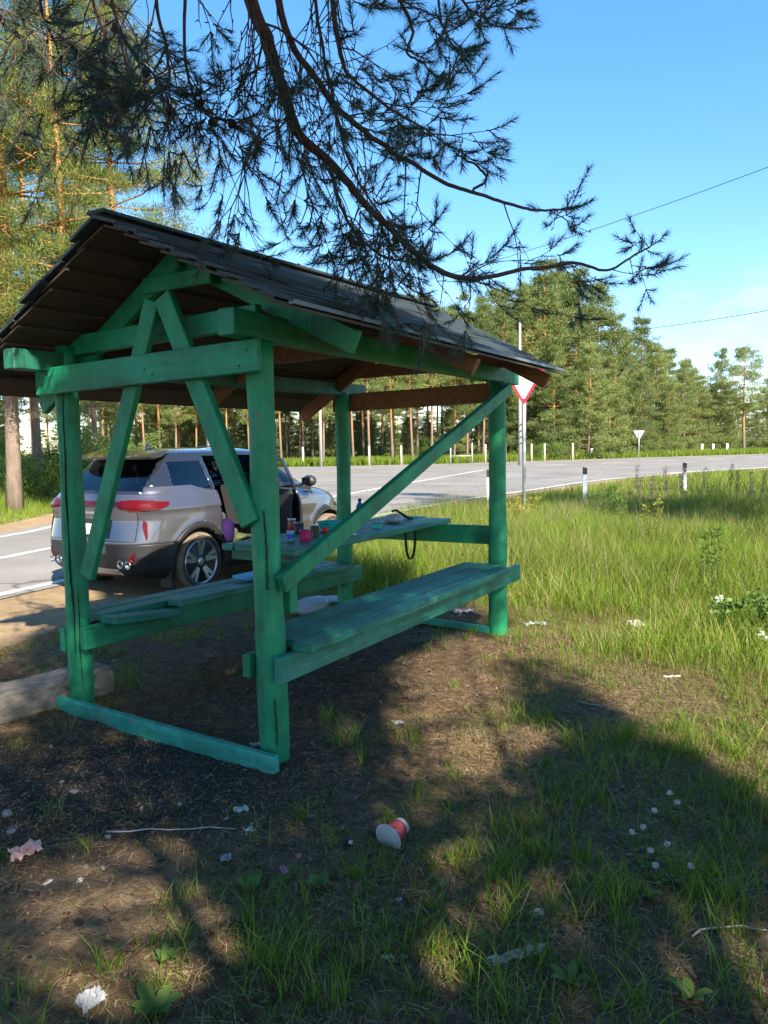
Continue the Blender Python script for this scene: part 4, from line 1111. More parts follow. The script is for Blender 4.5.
def lamp_post(loc, h, arm, label, stripes=False):
    t = thing('street_lamp', label, 'street lamp', loc)
    mb = MB(); mb.tube([(0, 0, -.2), (0, 0, h*.5), (0, 0, h)], [.17, .13, .09], 12); mb.build('pole', M['concrete'], t, smooth=True)
    mb = MB(); mb.tube([(0, 0, h-.1), (arm*.3, 0, h+.25), (arm, 0, h+.45)], .04, 6); mb.build('arm', M['galv'], t, smooth=True)
    mb = MB(); mb.beam((arm*.95, 0, h+.45), (arm+.9*np.sign(arm), 0, h+.55), .28, .12); mb.build('lamp_head', M['white_plate'], t, bevel=.03)
    if stripes:
        for k in range(4):
            mb = MB(); mb.beam((-.17, -.16, 1.6+k*.5), (.17, -.16, 1.85+k*.5), .02, .10, side=(0, 1, 0)); mb.build('hazard_stripe', M['black_band'], t)
def at(px, py_depth): return ((px-384)/769*py_depth, py_depth, 0)
lamp_post(at(211, 45), 12.6, 1.1, 'tall street lamp whose lit arm shows above the shelter roof ridge')
t = thing('utility_pole', 'pale concrete pole with dark hazard stripes behind the give way sign', 'pole', at(520.5, 62))
mb = MB(); mb.tube([(0, 0, -.2), (0, 0, 5), (0, 0, 11.3)], [.17, .13, .09], 12); mb.build('pole_shaft', M['concrete'], t, smooth=True)
for k in range(4):
    mb = MB(); mb.beam((-.17, -.16, 1.6+k*.5), (.17, -.16, 1.85+k*.5), .02, .10, side=(0, 1, 0)); mb.build('hazard_stripe', M['black_band'], t)
t = thing('utility_pole', 'slender pale pole standing at the forest edge between the shelter posts', 'pole', at(322, 66))
mb = MB(); mb.tube([(0, 0, -.2), (0, 0, 9)], [.15, .11], 10); mb.build('pole', M['concrete'], t, smooth=True)
mb = MB(); mb.beam((-.8, 0, 8.4), (.8, 0, 8.4), .08, .1); mb.build('crossarm', M['concrete'], t)
# frame of a board at the roadside
t = thing('sign_frame', 'empty grey frame of two uprights and a rail before the forest', 'frame', at(462, 68))
mb = MB()
mb.tube([(-.95, 0, -.1), (-.95, 0, 1.9)], .06, 8); mb.build('upright', M['galv'], t, smooth=True)
mb = MB(); mb.tube([(.95, 0, -.1), (.95, 0, 1.9)], .06, 8); mb.build('upright', M['galv'], t, smooth=True)
mb = MB(); mb.tube([(-.95, 0, .75), (.95, 0, .75)], .04, 8); mb.build('rail', M['galv'], t, smooth=True)
# fence posts along the forest
m_ = MB(); m_.tube([(0, 0, -.2), (0, 0, 1.75)], .09, 8)
fp = None
for i, px in enumerate([304, 340, 370, 402, 433, 486, 532, 545, 573]):
    if fp is None: fp = m_.build('fence_post', M['barkpiece'], None, smooth=True); o = fp
    else: o = fp.copy(); COL.objects.link(o)
    o.location = at(px, 68.3+max(0, px-430)*.055); tag(o, 'thin brown fence post along the forest edge across the road', 'fence post', 'fence posts along the far forest edge')
# overhead cables
def cable(p0, p1, sag, label, r_=.012):
    p0 = np.array(p0); p1 = np.array(p1); pts = []
    for i in range(25):
        t = i/24; q = p0+(p1-p0)*t; q[2] -= sag*4*t*(1-t); pts.append(q)
    mb = MB(); mb.tube(pts, r_, 5); tag(mb.build('overhead_cable', M['wire'], smooth=True), label, 'cable')
cable(ray(380, 292, 60), ray(860, 132, 34), .5, 'upper overhead cable crossing the sky above the trees', .017)
cable(ray(560, 337, 95), ray(860, 293, 60), .5, 'lower overhead cable crossing the sky near the right treetops', .028)

# ------------------------------------------------------------------ foliage builders
def frame_of(d):
    d = d/np.maximum(np.linalg.norm(d, axis=1), 1e-9)[:, None]
    a = np.tile([0.31, 0.17, 0.93], (len(d), 1)); s_ = np.cross(d, a); s_ /= np.maximum(np.linalg.norm(s_, axis=1), 1e-9)[:, None]
    return d, s_
def spikes(base, d, L, w_, rg):
    """one thin triangle per needle tuft"""
    n = len(base); d, s_ = frame_of(d)
    ang = rg.uniform(0, math.pi, n)[:, None]; q = np.cross(d, s_); s_ = s_*np.cos(ang)+q*np.sin(ang)
    Vv = np.stack([base-s_*w_[:, None]/2, base+s_*w_[:, None]/2, base+d*L[:, None]], 1).reshape(-1, 3)
    F_ = np.arange(3*n).reshape(-1, 3)
    return Vv, F_
def crown_points(rg, clumps, per, cr):
    c = np.repeat(np.asarray(clumps), per, 0); n = len(c)
    d = rg.normal(size=(n, 3)); d /= np.linalg.norm(d, axis=1)[:, None]
    r_ = cr*rg.uniform(0, 1, n)**(1/2.2)
    off = d*r_[:, None]*np.array([1, 1, .55])
    out = d*.8+np.array([0, 0, .55])+rg.normal(size=(n, 3))*.35
    return c+off, out
def make_pine(name, seed, H_, base_f, Rmax, whorls, per_w, clump_n, per, cr, L, w_, mats, trunk_r=.16, shape='tall', lean=0.0, sub_n=3, label=None, cat='pine tree', group=None):
    rg = np.random.default_rng(seed)
    root = thing(name, label or 'tree', cat, (0, 0, 0), group)
    # trunk
    tp_ = []; tr = []
    bend = rg.uniform(-1, 1, 4)*.02*H_
    for i in range(15):
        t = i/14; tp_.append((bend[0]*math.sin(t*2.6)+lean*t, bend[1]*math.sin(t*3.1), -.2+H_*t)); tr.append(trunk_r*(1-.86*t)*(1.25 if i == 0 else 1))
    mb = MB(); mb.tube(tp_, tr, 10); tk = mb.build('trunk', mats[0], root, smooth=True)
    lm = MB(); clumps = []
    for wi in range(whorls):
        t = base_f+(1-base_f)*(wi+rg.uniform(0, .7))/whorls; t = min(t, .985)
        c = np.array([np.interp(t, np.linspace(0, 1, 15), [q[k] for q in tp_]) for k in range(3)])
        s_ = (t-base_f)/(1-base_f)
        if shape == 'tall': rad = Rmax*(.35+.65*math.sin(math.pi*min(1, s_*.9+.12)))*(1-.35*s_)
        else: rad = Rmax*(1-s_)**.6*(1 if s_ > .08 else .75)*rg.uniform(.75, 1.15)+.3
        n_b = max(2, int(per_w*(1.15-.5*s_)))
        a0 = rg.uniform(0, 6.28)
        for b_ in range(n_b):
            if rg.uniform() < .12: continue
            a = a0+2*math.pi*b_/n_b+rg.uniform(-.35, .35); r1 = rad*rg.uniform(.45, 1.25)
            rise = rg.uniform(-.05, .35)*r1+(.25*r1 if shape != 'tall' else 0.12*r1)*s_
            d = np.array([math.cos(a), math.sin(a), 0])
            pts = [c, c+d*r1*.4+Z*rise*.15, c+d*r1*.75+Z*rise*.5, c+d*r1+Z*rise]
            lm.tube(pts, [max(.012, trunk_r*.22*(1-.5*s_)), trunk_r*.15, trunk_r*.09, .008], 5, cap=False)
            for k in range(clump_n):
                f = rg.uniform(.32, 1.02)**.8; i0 = min(2, int(f*3)); q = pts[i0]+(pts[i0+1]-pts[i0])*min(1, f*3-i0)
                sd_ = np.array([-d[1], d[0], 0])*rg.normal()*.26*r1*f
                cc = q+sd_+Z*rg.uniform(-.05, .22)*1.0; clumps.append(cc)
                if k < sub_n: lm.tube([q-d*.1*r1, (q+cc)/2+Z*.02, cc], [.014, .01, .005], 3, cap=False)
    for k in range(4): clumps.append(np.array(tp_[-1])+rg.normal(size=3)*np.array([.3, .3, .3])*cr*2)
    lm.build('limbs', mats[0], root, smooth=True)
    b_, d_ = crown_points(rg, clumps, per, cr)
    n = len(b_)
    Vv, F_ = spikes(b_, d_, L*rg.uniform(.6, 1.3, n), w_*rg.uniform(.7, 1.3, n), rg)
    np_mesh('crown', Vv, F_, mats[1], root)
    return root
def place(root, loc, rz, sc, label=None, group=None, first=False, cat=None):
    o = root if first else copy_tree(root)
    o.location = loc; o.rotation_euler = (0, 0, rz); o.scale = (sc[0], sc[0], sc[1])
    if label: o['label'] = label
    if group: o['group'] = group
    elif 'group' in o.keys(): del o['group']
    return o
FARM = (M['bark'], M['needles_far'])
tall = [make_pine('pine_tree', 100+i, 16.0, .30+.05*i, 2.9, 15, 5, 5, 34, .50, .30, .07, FARM, .17, 'tall', label='x') for i in range(4)]
young = [make_pine('pine_tree', 200+i, 13.0, .03, 3.4, 20, 6, 7, 30, .44, .28, .065, FARM, .15, 'young', label='x') for i in range(3)]
used = set()
tr_ = random.Random(21)
def place_far(kind, i, px, Yd, h, lab, grp=None, wid=1.0):
    protos = tall if kind == 't' else young; base = 16.0 if kind == 't' else 13.0
    k = i % len(protos); r_ = protos[k]; first = (kind, k) not in used; used.add((kind, k))
    s_ = h/base
    place(r_, at(px, Yd), tr_.uniform(0, 6.28), (s_*wid, s_), lab, grp, first)
def skyline(px):   # y pixel of the treetops at this x
    return np.interp(px, [-60, 100, 200, 300, 385, 420, 450, 490, 520, 550, 585, 612, 632, 645, 668, 690, 703, 718, 735, 755, 768, 830], [300, 300, 325, 305, 292, 288, 298, 285, 278, 264, 275, 300, 330, 322, 350, 362, 385, 352, 350, 348, 365, 360])
def height_for(px, Yd):
    y = skyline(px)+tr_.uniform(0, 16); hor = 447.5-(px-384)*.015
    return 1.6+(hor-y)/769*Yd
LT = 'tall bare trunked pine in the forest row across the road'
LY = 'bushy pine with foliage down to the ground across the road'
n_ = 0
# front row, middle row, back row of tall pines seen between the posts
for row, (dy, step) in enumerate(((0, 17), (7, 15), (16, 17))):
    px = 112+row*5
    while px < 560-row*6:
        Yd = 72+dy+max(0, px-400)*.09+tr_.uniform(-2, 2)
        h = height_for(px, Yd)*(.94 if row < 2 else 1.0)
        place_far('t', n_, px, Yd, min(h, 22), LT, 'tall pines of the forest across the road', .85); n_ += 1
        px += step*tr_.uniform(.7, 1.35)
# understorey young pines between them
for i in range(76):
    px = 104+i*6.1+tr_.uniform(-4, 4); Yd = 75+max(0, px-400)*.09+tr_.uniform(0, 30)
    place_far('y', i, px, Yd, tr_.uniform(3.0, 7.0), 'low young pine growing among the tall trunks across the road', 'low young pines under the tall ones', 1.15)
# right hand group, bushy to the ground
for i, (px, yd, top) in enumerate([(545, 86, 268), (575, 90, 276), (598, 95, 290), (560, 96, 280), (612, 93, 318), (530, 90, 300), (640, 108, 322), (628, 100, 335), (656, 100, 350), (668, 112, 352), (588, 84, 345), (684, 106, 365), (555, 82, 350), (640, 92, 375), (695, 116, 378), (610, 88, 360), (670, 98, 385), (500, 84, 320), (570, 105, 285), (650, 118, 345), (685, 122, 362)]):
    hor = 447.5-(px-384)*.015
    place_far('y', i, px, yd, 1.6+(hor-top)/769*yd, LY, 'bushy pines across the road', 1.0)
place_far('y', 0, 699, 112, 1.6+(443-378)/769*112, 'bushy pine closing the gap before the pair at the right edge', None, 1.1)
place_far('y', 2, 709, 120, 1.6+(443-392)/769*120, 'short bushy pine low between the tree row and the right edge pair', None, 1.2)
place_far('y', 1, 720, 118, 1.6+(443-352)/769*118, 'dark narrow pine standing left in the pair at the right edge', None, .8)
place_far('t', 2, 744, 112, 1.6+(442-348)/769*112, 'open crowned pine with orange trunk at the right edge', None, 1.5)
place_far('y', 0, 775, 120, 1.6+(442-362)/769*120, 'dark pine cut by the right edge of the view', None, .85)
for i in range(30):
    place_far('y', i, 112+i*14.5+tr_.uniform(-4, 4), 112+tr_.uniform(0, 10), tr_.uniform(6.5, 9.5), 'low young pine growing among the tall trunks across the road', 'low young pines under the tall ones', 1.5)
for i in range(9):
    place_far('y', i, 700+i*12+tr_.uniform(-3, 3), 128+tr_.uniform(0, 14), tr_.uniform(8, 12), 'low dark pine in the far row at the right', 'low pines in the far right row', 1.3)

# ------------------------------------------------------------------ the near group of pines on the left
NM = (M['bark_side'], M['needles_mid'])
near = [make_pine('pine_tree', 300, 17.5, .25, 3.4, 18, 6, 8, 110, .38, .12, .022, NM, .20, 'tall', label='x', sub_n=2),
        make_pine('pine_tree', 301, 15.0, .2, 3.0, 18, 6, 9, 110, .38, .12, .022, NM, .15, 'tall', label='x', sub_n=2)]
NL = [(0, 14, 20.5, 1.02, .5, 'nearest left pine with straight orange trunk at the left edge of the view'),
      (1, 68, 20.0, .95, 2.0, 'slim pine right of the straight orange trunk, forking high above the shelter roof'),
      (0, -60, 19.0, 1.0, 3.6, 'tall pine mostly outside the left edge of the view'),
      (1, 122, 22.0, .98, 1.1, 'rightmost pine of the near left group, its crown against the sky'),
      (0, 40, 30.0, .98, 4.2, 'pine standing further back behind the near left trunks'),
      (1, 100, 34.0, .95, 5.3, 'deepest pine of the left group, seen between the gable and its left post'),
      (1, -20, 27.0, 1.0, 2.7, 'pine behind the left edge trunk, partly cut by the frame')]
for i, (k, px, Yd, sc, rz, lab) in enumerate(NL):
    place(near[k], at(px, Yd), rz, (sc, sc), lab, None, first=(i in (0, 1)))
for i, (px, Yd) in enumerate([(-90, 36), (0, 44), (35, 52), (62, 42), (80, 60), (104, 48), (122, 66), (92, 68), (50, 66), (20, 58)]):
    place_far('t', i, px, Yd, 11.0+i % 3, 'pine deep in the wood left of the shelter', 'pines deep in the left wood', .9)
for i in range(12):
    place_far('y', i, tr_.uniform(-60, 120), tr_.uniform(36, 56), tr_.uniform(3, 5.5), 'young pine filling the wood left of the shelter', 'young pines in the left wood', 1.2)
# leafy undergrowth
def make_bush(name, seed, r_, h, n, leaf, label, group):
    rg = np.random.default_rng(seed); root = thing(name, label, 'bush', (0, 0, 0), group)
    st = MB(); tips = []
    for k in range(9):
        a = rg.uniform(0, 6.28); rr = r_*rg.uniform(.2, .9); q = np.array([math.cos(a)*rr, math.sin(a)*rr, h*rg.uniform(.5, 1)])
        st.tube([(0, 0, -.05), q*np.array([.4, .4, .5]), q], [.025, .015, .006], 5, cap=False)
        for f in (.4, .55, .7, .85, 1.0): tips.append(q*np.array([.4+.6*f, .4+.6*f, f]))
    st.build('stems', M['twig'], root)
    b_, d_ = crown_points(rg, tips, n//len(tips), r_*.42)
    Vv, F_ = spikes(b_, rg.normal(size=b_.shape), leaf*rg.uniform(.7, 1.3, len(b_)), leaf*.6*rg.uniform(.7, 1.2, len(b_)), rg)
    np_mesh('foliage', Vv, F_, M['leaves'], root); return root
bp = [make_bush('leafy_bush', 400+i, 1.0, 1.9, 3600, .085, 'x', None) for i in range(2)]
k = 0
for i, (px, Yd, s_) in enumerate([(-25, 23, .8), (2, 25, .9), (27, 23, .75), (48, 24, .85), (70, 28, 1.1), (96, 30, 1.0), (20, 31, 1.2), (120, 34, 1.2), (60, 35, 1.5), (138, 40, 1.4), (100, 40, 1.6)]):
    place(bp[i % 2], at(px, Yd), i*1.3, (s_, s_), 'leafy green bush in the undergrowth beyond the road at left', 'leafy bushes left of the parked car', first=i < 2)
for i, (px, Yd, s_) in enumerate([(552, 80, 1.5), (536, 79, 1.1), (430, 76, 1.3)]):
    place(bp[i % 2], at(px, Yd), i*1.3, (s_, s_), ['bright green bush behind the give way sign pole', 'small green bush left of the bright one by the far lamp post', 'low bush between fence posts across the road'][i], None)

# ------------------------------------------------------------------ big pine over the camera: trunk behind, limbs reaching over the shelter
BT = (2.3, -3.4, 0)
BP = thing('overhanging_pine', 'big pine whose dark needle laden branches hang into the top of the view', 'pine tree', BT)
bo = np.array(BT)
mb = MB(); mb.tube([(0, 0, -.2), (.05, .02, 1.5), (-.02, .1, 4), (.1, .15, 7), (0, .2, 10.5), (.1, .1, 13)], [.27, .22, .19, .15, .09, .02], 14); mb.build('trunk', M['bark_near'], BP, smooth=True)
# light reaching the ground: shade outline and gaps measured on the ground
ks = (sdir.x/sdir.z, sdir.y/sdir.z)
def gp(px, py): q = tp(px, py, 0.0); return (q[0], q[1])
SHADE = np.array([gp(520, 650), gp(560, 668), gp(600, 700), gp(650, 742), gp(700, 770), gp(768, 815), gp(900, 900), (2.2, 1.8), (2.8, -1.0), (-1.0, -2), (-4.5, 1.0), (-4.0, 5.5), (-2.9, 6.1), gp(100, 640), gp(230, 625), gp(400, 600)])
SH2 = np.array([(-3.0, 6.2), (-2.6, 8.4), (-.4, 8.2), (0.1, 7.1), (-1.0, 6.0)])  # added patch: clumps aimed here shade the visible branches
HOLES = [(gp(478, 655), .24), (gp(470, 690), .24), (gp(500, 712), .13), (gp(425, 722), .12), (gp(312, 838), .22), (gp(495, 800), .15), (gp(285, 955), .17), (gp(250, 1015), .16), (gp(725, 985), .2), (gp(440, 668), .12), (gp(480, 762), .10), (gp(200, 720), .10), (gp(260, 700), .09), (gp(620, 990), .10), (gp(300, 930), .09), (gp(175, 655), .1), (gp(560, 745), .10), (gp(385, 905), .10), (gp(455, 920), .10), (gp(545, 930), .10), (gp(120, 870), .10), (gp(90, 930), .09), (gp(650, 930), .11), (gp(350, 990), .1), (gp(430, 850), .10)]
HOLES = [(q_, r_*1.22) for q_, r_ in HOLES]
rg = np.random.default_rng(77)
cl = []; lm = MB()
tries = 0
cand = []
lo_, hi_ = SHADE.min(0), SHADE.max(0)
EDGE = np.array([gp(520, 650), gp(560, 668), gp(600, 700), gp(650, 742), gp(700, 770), gp(768, 815)])
while len(cand) < 1150 and tries < 90000:  # clumps placed out of view along the sun rays to cast that shade
    tries += 1
    m_ = rg.uniform()
    if m_ < .60: g_ = rg.uniform(lo_, hi_)
    elif m_ < .88:
        i = rg.integers(0, 5); g_ = EDGE[i]+(EDGE[i+1]-EDGE[i])*rg.uniform()+np.array([-.93, -.25])*rg.uniform(.20, .62)
    else: g_ = rg.uniform((-3.2, 6.0), (.2, 8.4))
    a1 = in_poly([g_[0]], [g_[1]], SHADE)[0]; a2 = in_poly([g_[0]], [g_[1]], SH2)[0]
    if not (a1 or a2): continue
    if min(math.hypot(g_[0]-h[0][0], g_[1]-h[0][1])-h[1] for h in HOLES) < .28: continue
    if a1 and min(np.hypot(*(EDGE[i]+(EDGE[i+1]-EDGE[i])*f-g_)) for i in range(5) for f in (0, .33, .66)) < .20: continue
    for _ in range(8):
        z_ = rg.uniform(3.4, 11.5); q = np.array([g_[0]+ks[0]*z_, g_[1]+ks[1]*z_, z_])
        rmax = 4.6*math.sin(math.pi*min(1, (z_-2.4)/10.7+.06))**.6
        if math.hypot(q[0]-bo[0], q[1]-bo[1]) > rmax: continue
        v_ = Vector(q)-Vector((0, 0, 1.6)); dep = v_.dot(Fv)
        if dep > 0:
            iy = 512-769*v_.dot(U2)/dep; ix = 384+769*v_.dot(X2)/dep
            if iy > -70 and -90 < ix < 860: continue
        cand.append(q); break
for k in range(26):  # extra unseen clumps, put in to shade the rear right post
    f = rg.uniform(); g_ = np.array([.95, 6.75])+np.array([-1.2, 2.5])*f+rg.normal(size=2)*.10
    for _ in range(8):
        z_ = rg.uniform(4.2, 8.5); q = np.array([g_[0]+ks[0]*z_, g_[1]+ks[1]*z_, z_]); v_ = Vector(q)-Vector((0, 0, 1.6)); dep = v_.dot(Fv)
        if math.hypot(q[0]-bo[0], q[1]-bo[1]) < 5.2 and (dep < 0 or 512-769*v_.dot(U2)/dep < -60): cand.append(q); break
cl = np.array(cand)-bo
# thin limbs joining the trunk to some of these clumps
for i in range(0, len(cl), 3):
    q = cl[i]; z0 = max(2.5, q[2]-1.2-.25*math.hypot(q[0], q[1]))
    lm.tube([(0.02, .12, z0), (q[0]*.5, q[1]*.5, (z0+q[2])/2+.1), tuple(q)], [.035, .02, .006], 4, cap=False)
lm.build('limbs', M['twig'], BP)
b_, d_ = crown_points(rg, cl, 90, .30)
Vv, F_ = spikes(b_, d_, .12*rg.uniform(.6, 1.3, len(b_)), .03*rg.uniform(.7, 1.3, len(b_)), rg)
np_mesh('crown', Vv, F_, M['needles_near'], BP)  # unseen crown, shaped to cast the ground shade and its gaps

# the limbs one sees: real branches 2.6 to 4.6 m away
class Needle:
    def __init__(s): s.b = []; s.d = []; s.L = []
NN = Needle(); TW = MB(); cones = []
brg = np.random.default_rng(5)
def shoot(p0, d, ln=.13, dens=80, nl=.050):
    """a leafy shoot: curved twig with a bottle brush of paired needles"""
    d = np.array(d, float); d /= np.linalg.norm(d)
    up = np.array([0, 0, 1.]); p1 = p0+d*ln*.5; p2 = p1+(d+up*.25)/np.linalg.norm(d+up*.25)*ln*.5
    TW.tube([p0, p1, p2], [.0032, .0028, .0018], 4, cap=False)
    n = int(dens*ln/.13)
    t = brg.uniform(.08, 1, n)**.8; base = np.where(t[:, None] < .5, p0+(p1-p0)*t[:, None]*2, p1+(p2-p1)*(t[:, None]*2-1))
    rnd = brg.normal(size=(n, 3)); rnd -= d*(rnd@d)[:, None]; rnd /= np.linalg.norm(rnd, axis=1)[:, None]
    sp_ = np.where(t > .93, .3, .95)[:, None]*brg.uniform(.6, 1.25, (n, 1))
    NN.b.append(base); NN.d.append(d+rnd*sp_+up*.08); NN.L.append(nl*brg.uniform(.75, 1.2, n))
    return p2
def twig(p0, d, ln, depth=0, droop=.25, leafy_=1.0, bare=False):
    """recursive fine twig"""
    d = np.array(d, float); d /= np.linalg.norm(d); n = max(3, int(ln/.07)); pts = [np.array(p0)]
    cur = d.copy()
    for i in range(n):
        cur = cur+brg.normal(size=3)*.16+np.array([0, 0, -droop*.22]); cur /= np.linalg.norm(cur); pts.append(pts[-1]+cur*ln/n)
    r0 = .0028+.0045*ln*(1.2 if depth == 0 else .8)
    TW.tube(pts, list(np.linspace(r0*.8, .0013, len(pts))), 5 if depth == 0 else 4, cap=False)
    for i in range(1, len(pts)):
        # knobbly spurs
        if brg.uniform() < .5:
            s_ = brg.normal(size=3); s_ /= np.linalg.norm(s_); TW.tube([pts[i], pts[i]+s_*.018], [.004, .002], 4, cap=False)
        if depth < 2 and brg.uniform() < (.46 if depth == 0 else .28):
            sd_ = brg.normal(size=3); sd_ -= cur*(sd_@cur)*.5; nd = cur*.9+sd_/np.linalg.norm(sd_)*.8
            twig(pts[i], nd, ln*brg.uniform(.35, .6), depth+1, droop, leafy_, bare)
    if not bare and brg.uniform() < leafy_:
        e = pts[-1]
        shoot(e, cur+np.array([0, 0, .2]), brg.uniform(.09, .16))
        for k in range(brg.integers(0, 3)):
            s_ = brg.normal(size=3); shoot(e, cur*.8+s_/np.linalg.norm(s_)*.8, brg.uniform(.06, .11))
    return pts
ALLP = []
def limb(pix, rad, col_twigs, leaf_from=.3, tw_len=(.35, .7), n_tw=20, droop=.3, leafy_=.9, dirbias=(0, 0, 0), bare_until=0.0, start=None):
    """pix: list of (px, py, depth). Returns the fine points."""
    ctl = np.array([ray(*q) for q in pix])
    if start is not None: ctl[0] = start
    f = dense(ctl, 7)
    jt = np.cumsum(brg.normal(size=f.shape)*.004, 0)*.6; f = f+jt-jt[0]
    lenf = len(f); ALLP.extend([tuple(q) for q in f])
    TWL = MB(); TWL.tube(f, list(np.linspace(rad[0], rad[1], lenf)), 9)
    TWL.build('limb', M['twig_big'], BP, off=BT, smooth=True)
    for k in range(int(n_tw*.62)):
        t = leaf_from+(1-leaf_from)*brg.uniform(); i = min(lenf-2, int(t*(lenf-1)))
        ax = f[i+1]-f[i]; ax /= np.linalg.norm(ax)
        s_ = brg.normal(size=3); s_ -= ax*(s_@ax); s_ /= np.linalg.norm(s_)
        twig(f[i], ax*.55+s_+np.array(dirbias), brg.uniform(*tw_len)*(1.1-.5*t), 0, droop, leafy_, bare=(t < bare_until))
    e = f[-1]; ax = f[-1]-f[-3]; ax /= np.linalg.norm(ax)
    shoot(e, ax, .14)
    for k in range(4):
        s_ = brg.normal(size=3); shoot(e-ax*.04*k, ax*.8+s_/np.linalg.norm(s_)*.7, .11)
    return f
M['twig_big'] = simple('rusty_limb_bark', (0.075, 0.04, 0.033), 0.9, var=.45, scale=30, bump=.8)
start = (1.3, -2.6, 4.3)
def pre(px, py, dpt, z_extra=0): return (px, py, dpt)
# A: main limb entering at the top, sweeping to the far right tip
A = limb([(215, -160, 2.7), (252, 0, 3.1), (272, 40, 3.2), (287, 87, 3.3), (303, 127, 3.4), (333, 153, 3.5), (360, 187, 3.6), (387, 220, 3.7), (433, 261, 3.8), (477, 278, 3.9)], (.030, .012), 0, .12, (.35, .75), 30, .35, .85)
A2 = limb([(477, 278, 3.9), (510, 272, 3.92), (539, 267, 3.95), (575, 263, 4.0), (604, 269, 4.0), (633, 254, 4.05), (646, 246, 4.1)], (.012, .004), 0, .2, (.15, .3), 9, .2, 1.0, start=A[-1])
B = limb([(265, -90, 3.0), (285, 30, 3.2), (325, 92, 3.35), (360, 127, 3.5), (387, 150, 3.6), (413, 163, 3.65), (456, 187, 3.75), (490, 197, 3.8), (524, 208, 3.85), (546, 212, 3.9), (572, 208, 3.95)], (.016, .005), 0, .15, (.3, .6), 22, .35, .75)
B2 = limb([(473, 190, 3.78), (488, 182, 3.76), (478, 168, 3.74), (462, 158, 3.72), (455, 152, 3.72), (460, 150, 3.7), (480, 163, 3.7)], (.007, .003), 0, .6, (.1, .2), 3, .2, .5)
Cc = limb([(325, -60, 3.0), (340, 37, 3.2), (350, 67, 3.25), (367, 83, 3.3), (405, 110, 3.4), (440, 130, 3.5)], (.012, .004), 0, .1, (.25, .45), 12, .1, 1.0, (.3, 0, .3))
D1 = limb([(380, -80, 3.2), (400, 0, 3.3), (412, 35, 3.4), (405, 55, 3.4), (420, 70, 3.45)], (.010, .004), 0, .1, (.25, .45), 8, .05, 1.0, (.3, 0, .2))
D2 = limb([(430, -60, 3.3), (455, -10, 3.4), (475, 15, 3.5), (490, 22, 3.55)], (.008, .003), 0, .2, (.2, .35), 7, .1, 1.0, (.0, 0, .1))
D3 = limb([(440, -50, 3.4), (440, 10, 3.5), (452, 40, 3.55), (462, 52, 3.55)], (.007, .003), 0, .3, (.15, .3), 6, .1, 1.0)
# left: hanging branches
E1 = limb([(95, -140, 2.9), (110, -10, 3.1), (130, 45, 3.2), (160, 80, 3.3), (168, 105, 3.35)], (.009, .004), 0, .1, (.3, .5), 16, .4, 1.0)
E2 = limb([(30, -110, 3.0), (40, 0, 3.2), (55, 45, 3.3), (62, 60, 3.35)], (.008, .004), 0, .1, (.3, .55), 12, .4, 1.0)
E3 = limb([(150, -110, 2.8), (158, 0, 3.0), (170, 60, 3.1), (165, 95, 3.15), (128, 108, 3.2)], (.008, .004), 0, .15, (.25, .45), 16, .45, 1.0)
E4 = limb([(190, -130, 2.9), (185, 0, 3.1), (188, 70, 3.2), (205, 110, 3.3), (232, 120, 3.35)], (.008, .004), 0, .1, (.2, .4), 16, .5, .7, bare_until=.3)
E5 = limb([(-20, -80, 3.2), (-10, 0, 3.3), (15, 30, 3.4), (30, 45, 3.4)], (.012, .004), 0, .1, (.3, .5), 10, .4, 1.0)
E6 = limb([(10, -100, 2.9), (75, -40, 3.0), (90, 0, 3.1), (100, 40, 3.15), (92, 90, 3.2)], (.008, .004), 0, .2, (.3, .5), 10, .6, 1.0)
G1 = limb([(330, 160, 3.5), (335, 190, 3.55), (345, 222, 3.6), (370, 250, 3.65), (395, 262, 3.7), (425, 262, 3.72)], (.010, .004), 0, .1, (.25, .45), 12, .3, 1.0)
G2 = limb([(300, -90, 3.05), (318, 20, 3.2), (330, 80, 3.3), (345, 150, 3.45), (372, 205, 3.6), (400, 240, 3.7)], (.008, .004), 0, .0, (.25, .5), 14, .35, .8)
# hanging bare threads between
AP = np.array(ALLP)
def pix_of(q):
    v_ = Vector(q)-Vector((0, 0, 1.6)); dp = v_.dot(Fv); return 384+769*v_.dot(X2)/dp, 512-769*v_.dot(U2)/dp
PX = np.array([pix_of(q) for q in AP])
def pick(x0, x1, y0, y1):
    c_ = np.where((PX[:, 0] > x0) & (PX[:, 0] < x1) & (PX[:, 1] > y0) & (PX[:, 1] < y1))[0]
    return AP[brg.choice(c_)]
for k in range(52):
    twig(pick(195, 335, -60, 110), (brg.normal()*.18+.02, 0, -1), brg.uniform(.2, .38), 1, .6, .25, bare=brg.uniform() < .7)
for k in range(12):
    twig(pick(0, 210, -50, 90), (brg.normal()*.4, 0, -1), brg.uniform(.2, .4), 1, .4, 1.0)
for k in range(8):
    i = brg.integers(10, len(A)-8); twig(A[i], (brg.uniform(-.2, .3), 0, -1), brg.uniform(.3, .5), 0, .4, .9)
for i in (-16, -6, -2):
    twig(A[i], (.15*brg.normal()+.1, .1, -1), .26, 0, .5, 1.0)
twig(pick(85, 125, 20, 100), (-.02, 0, -1), .5, 2, .0, 0, True)
TW.build('twigs', M['twig'], BP, off=BT)
b_ = np.concatenate(NN.b)-bo; d_ = np.concatenate(NN.d); L_ = np.concatenate(NN.L)
Vv, F_ = spikes(b_, d_, L_, np.full(len(b_), .0026), brg)
print('near needles', len(b_))
np_mesh('needles', Vv, F_, M['needles_near'], BP)
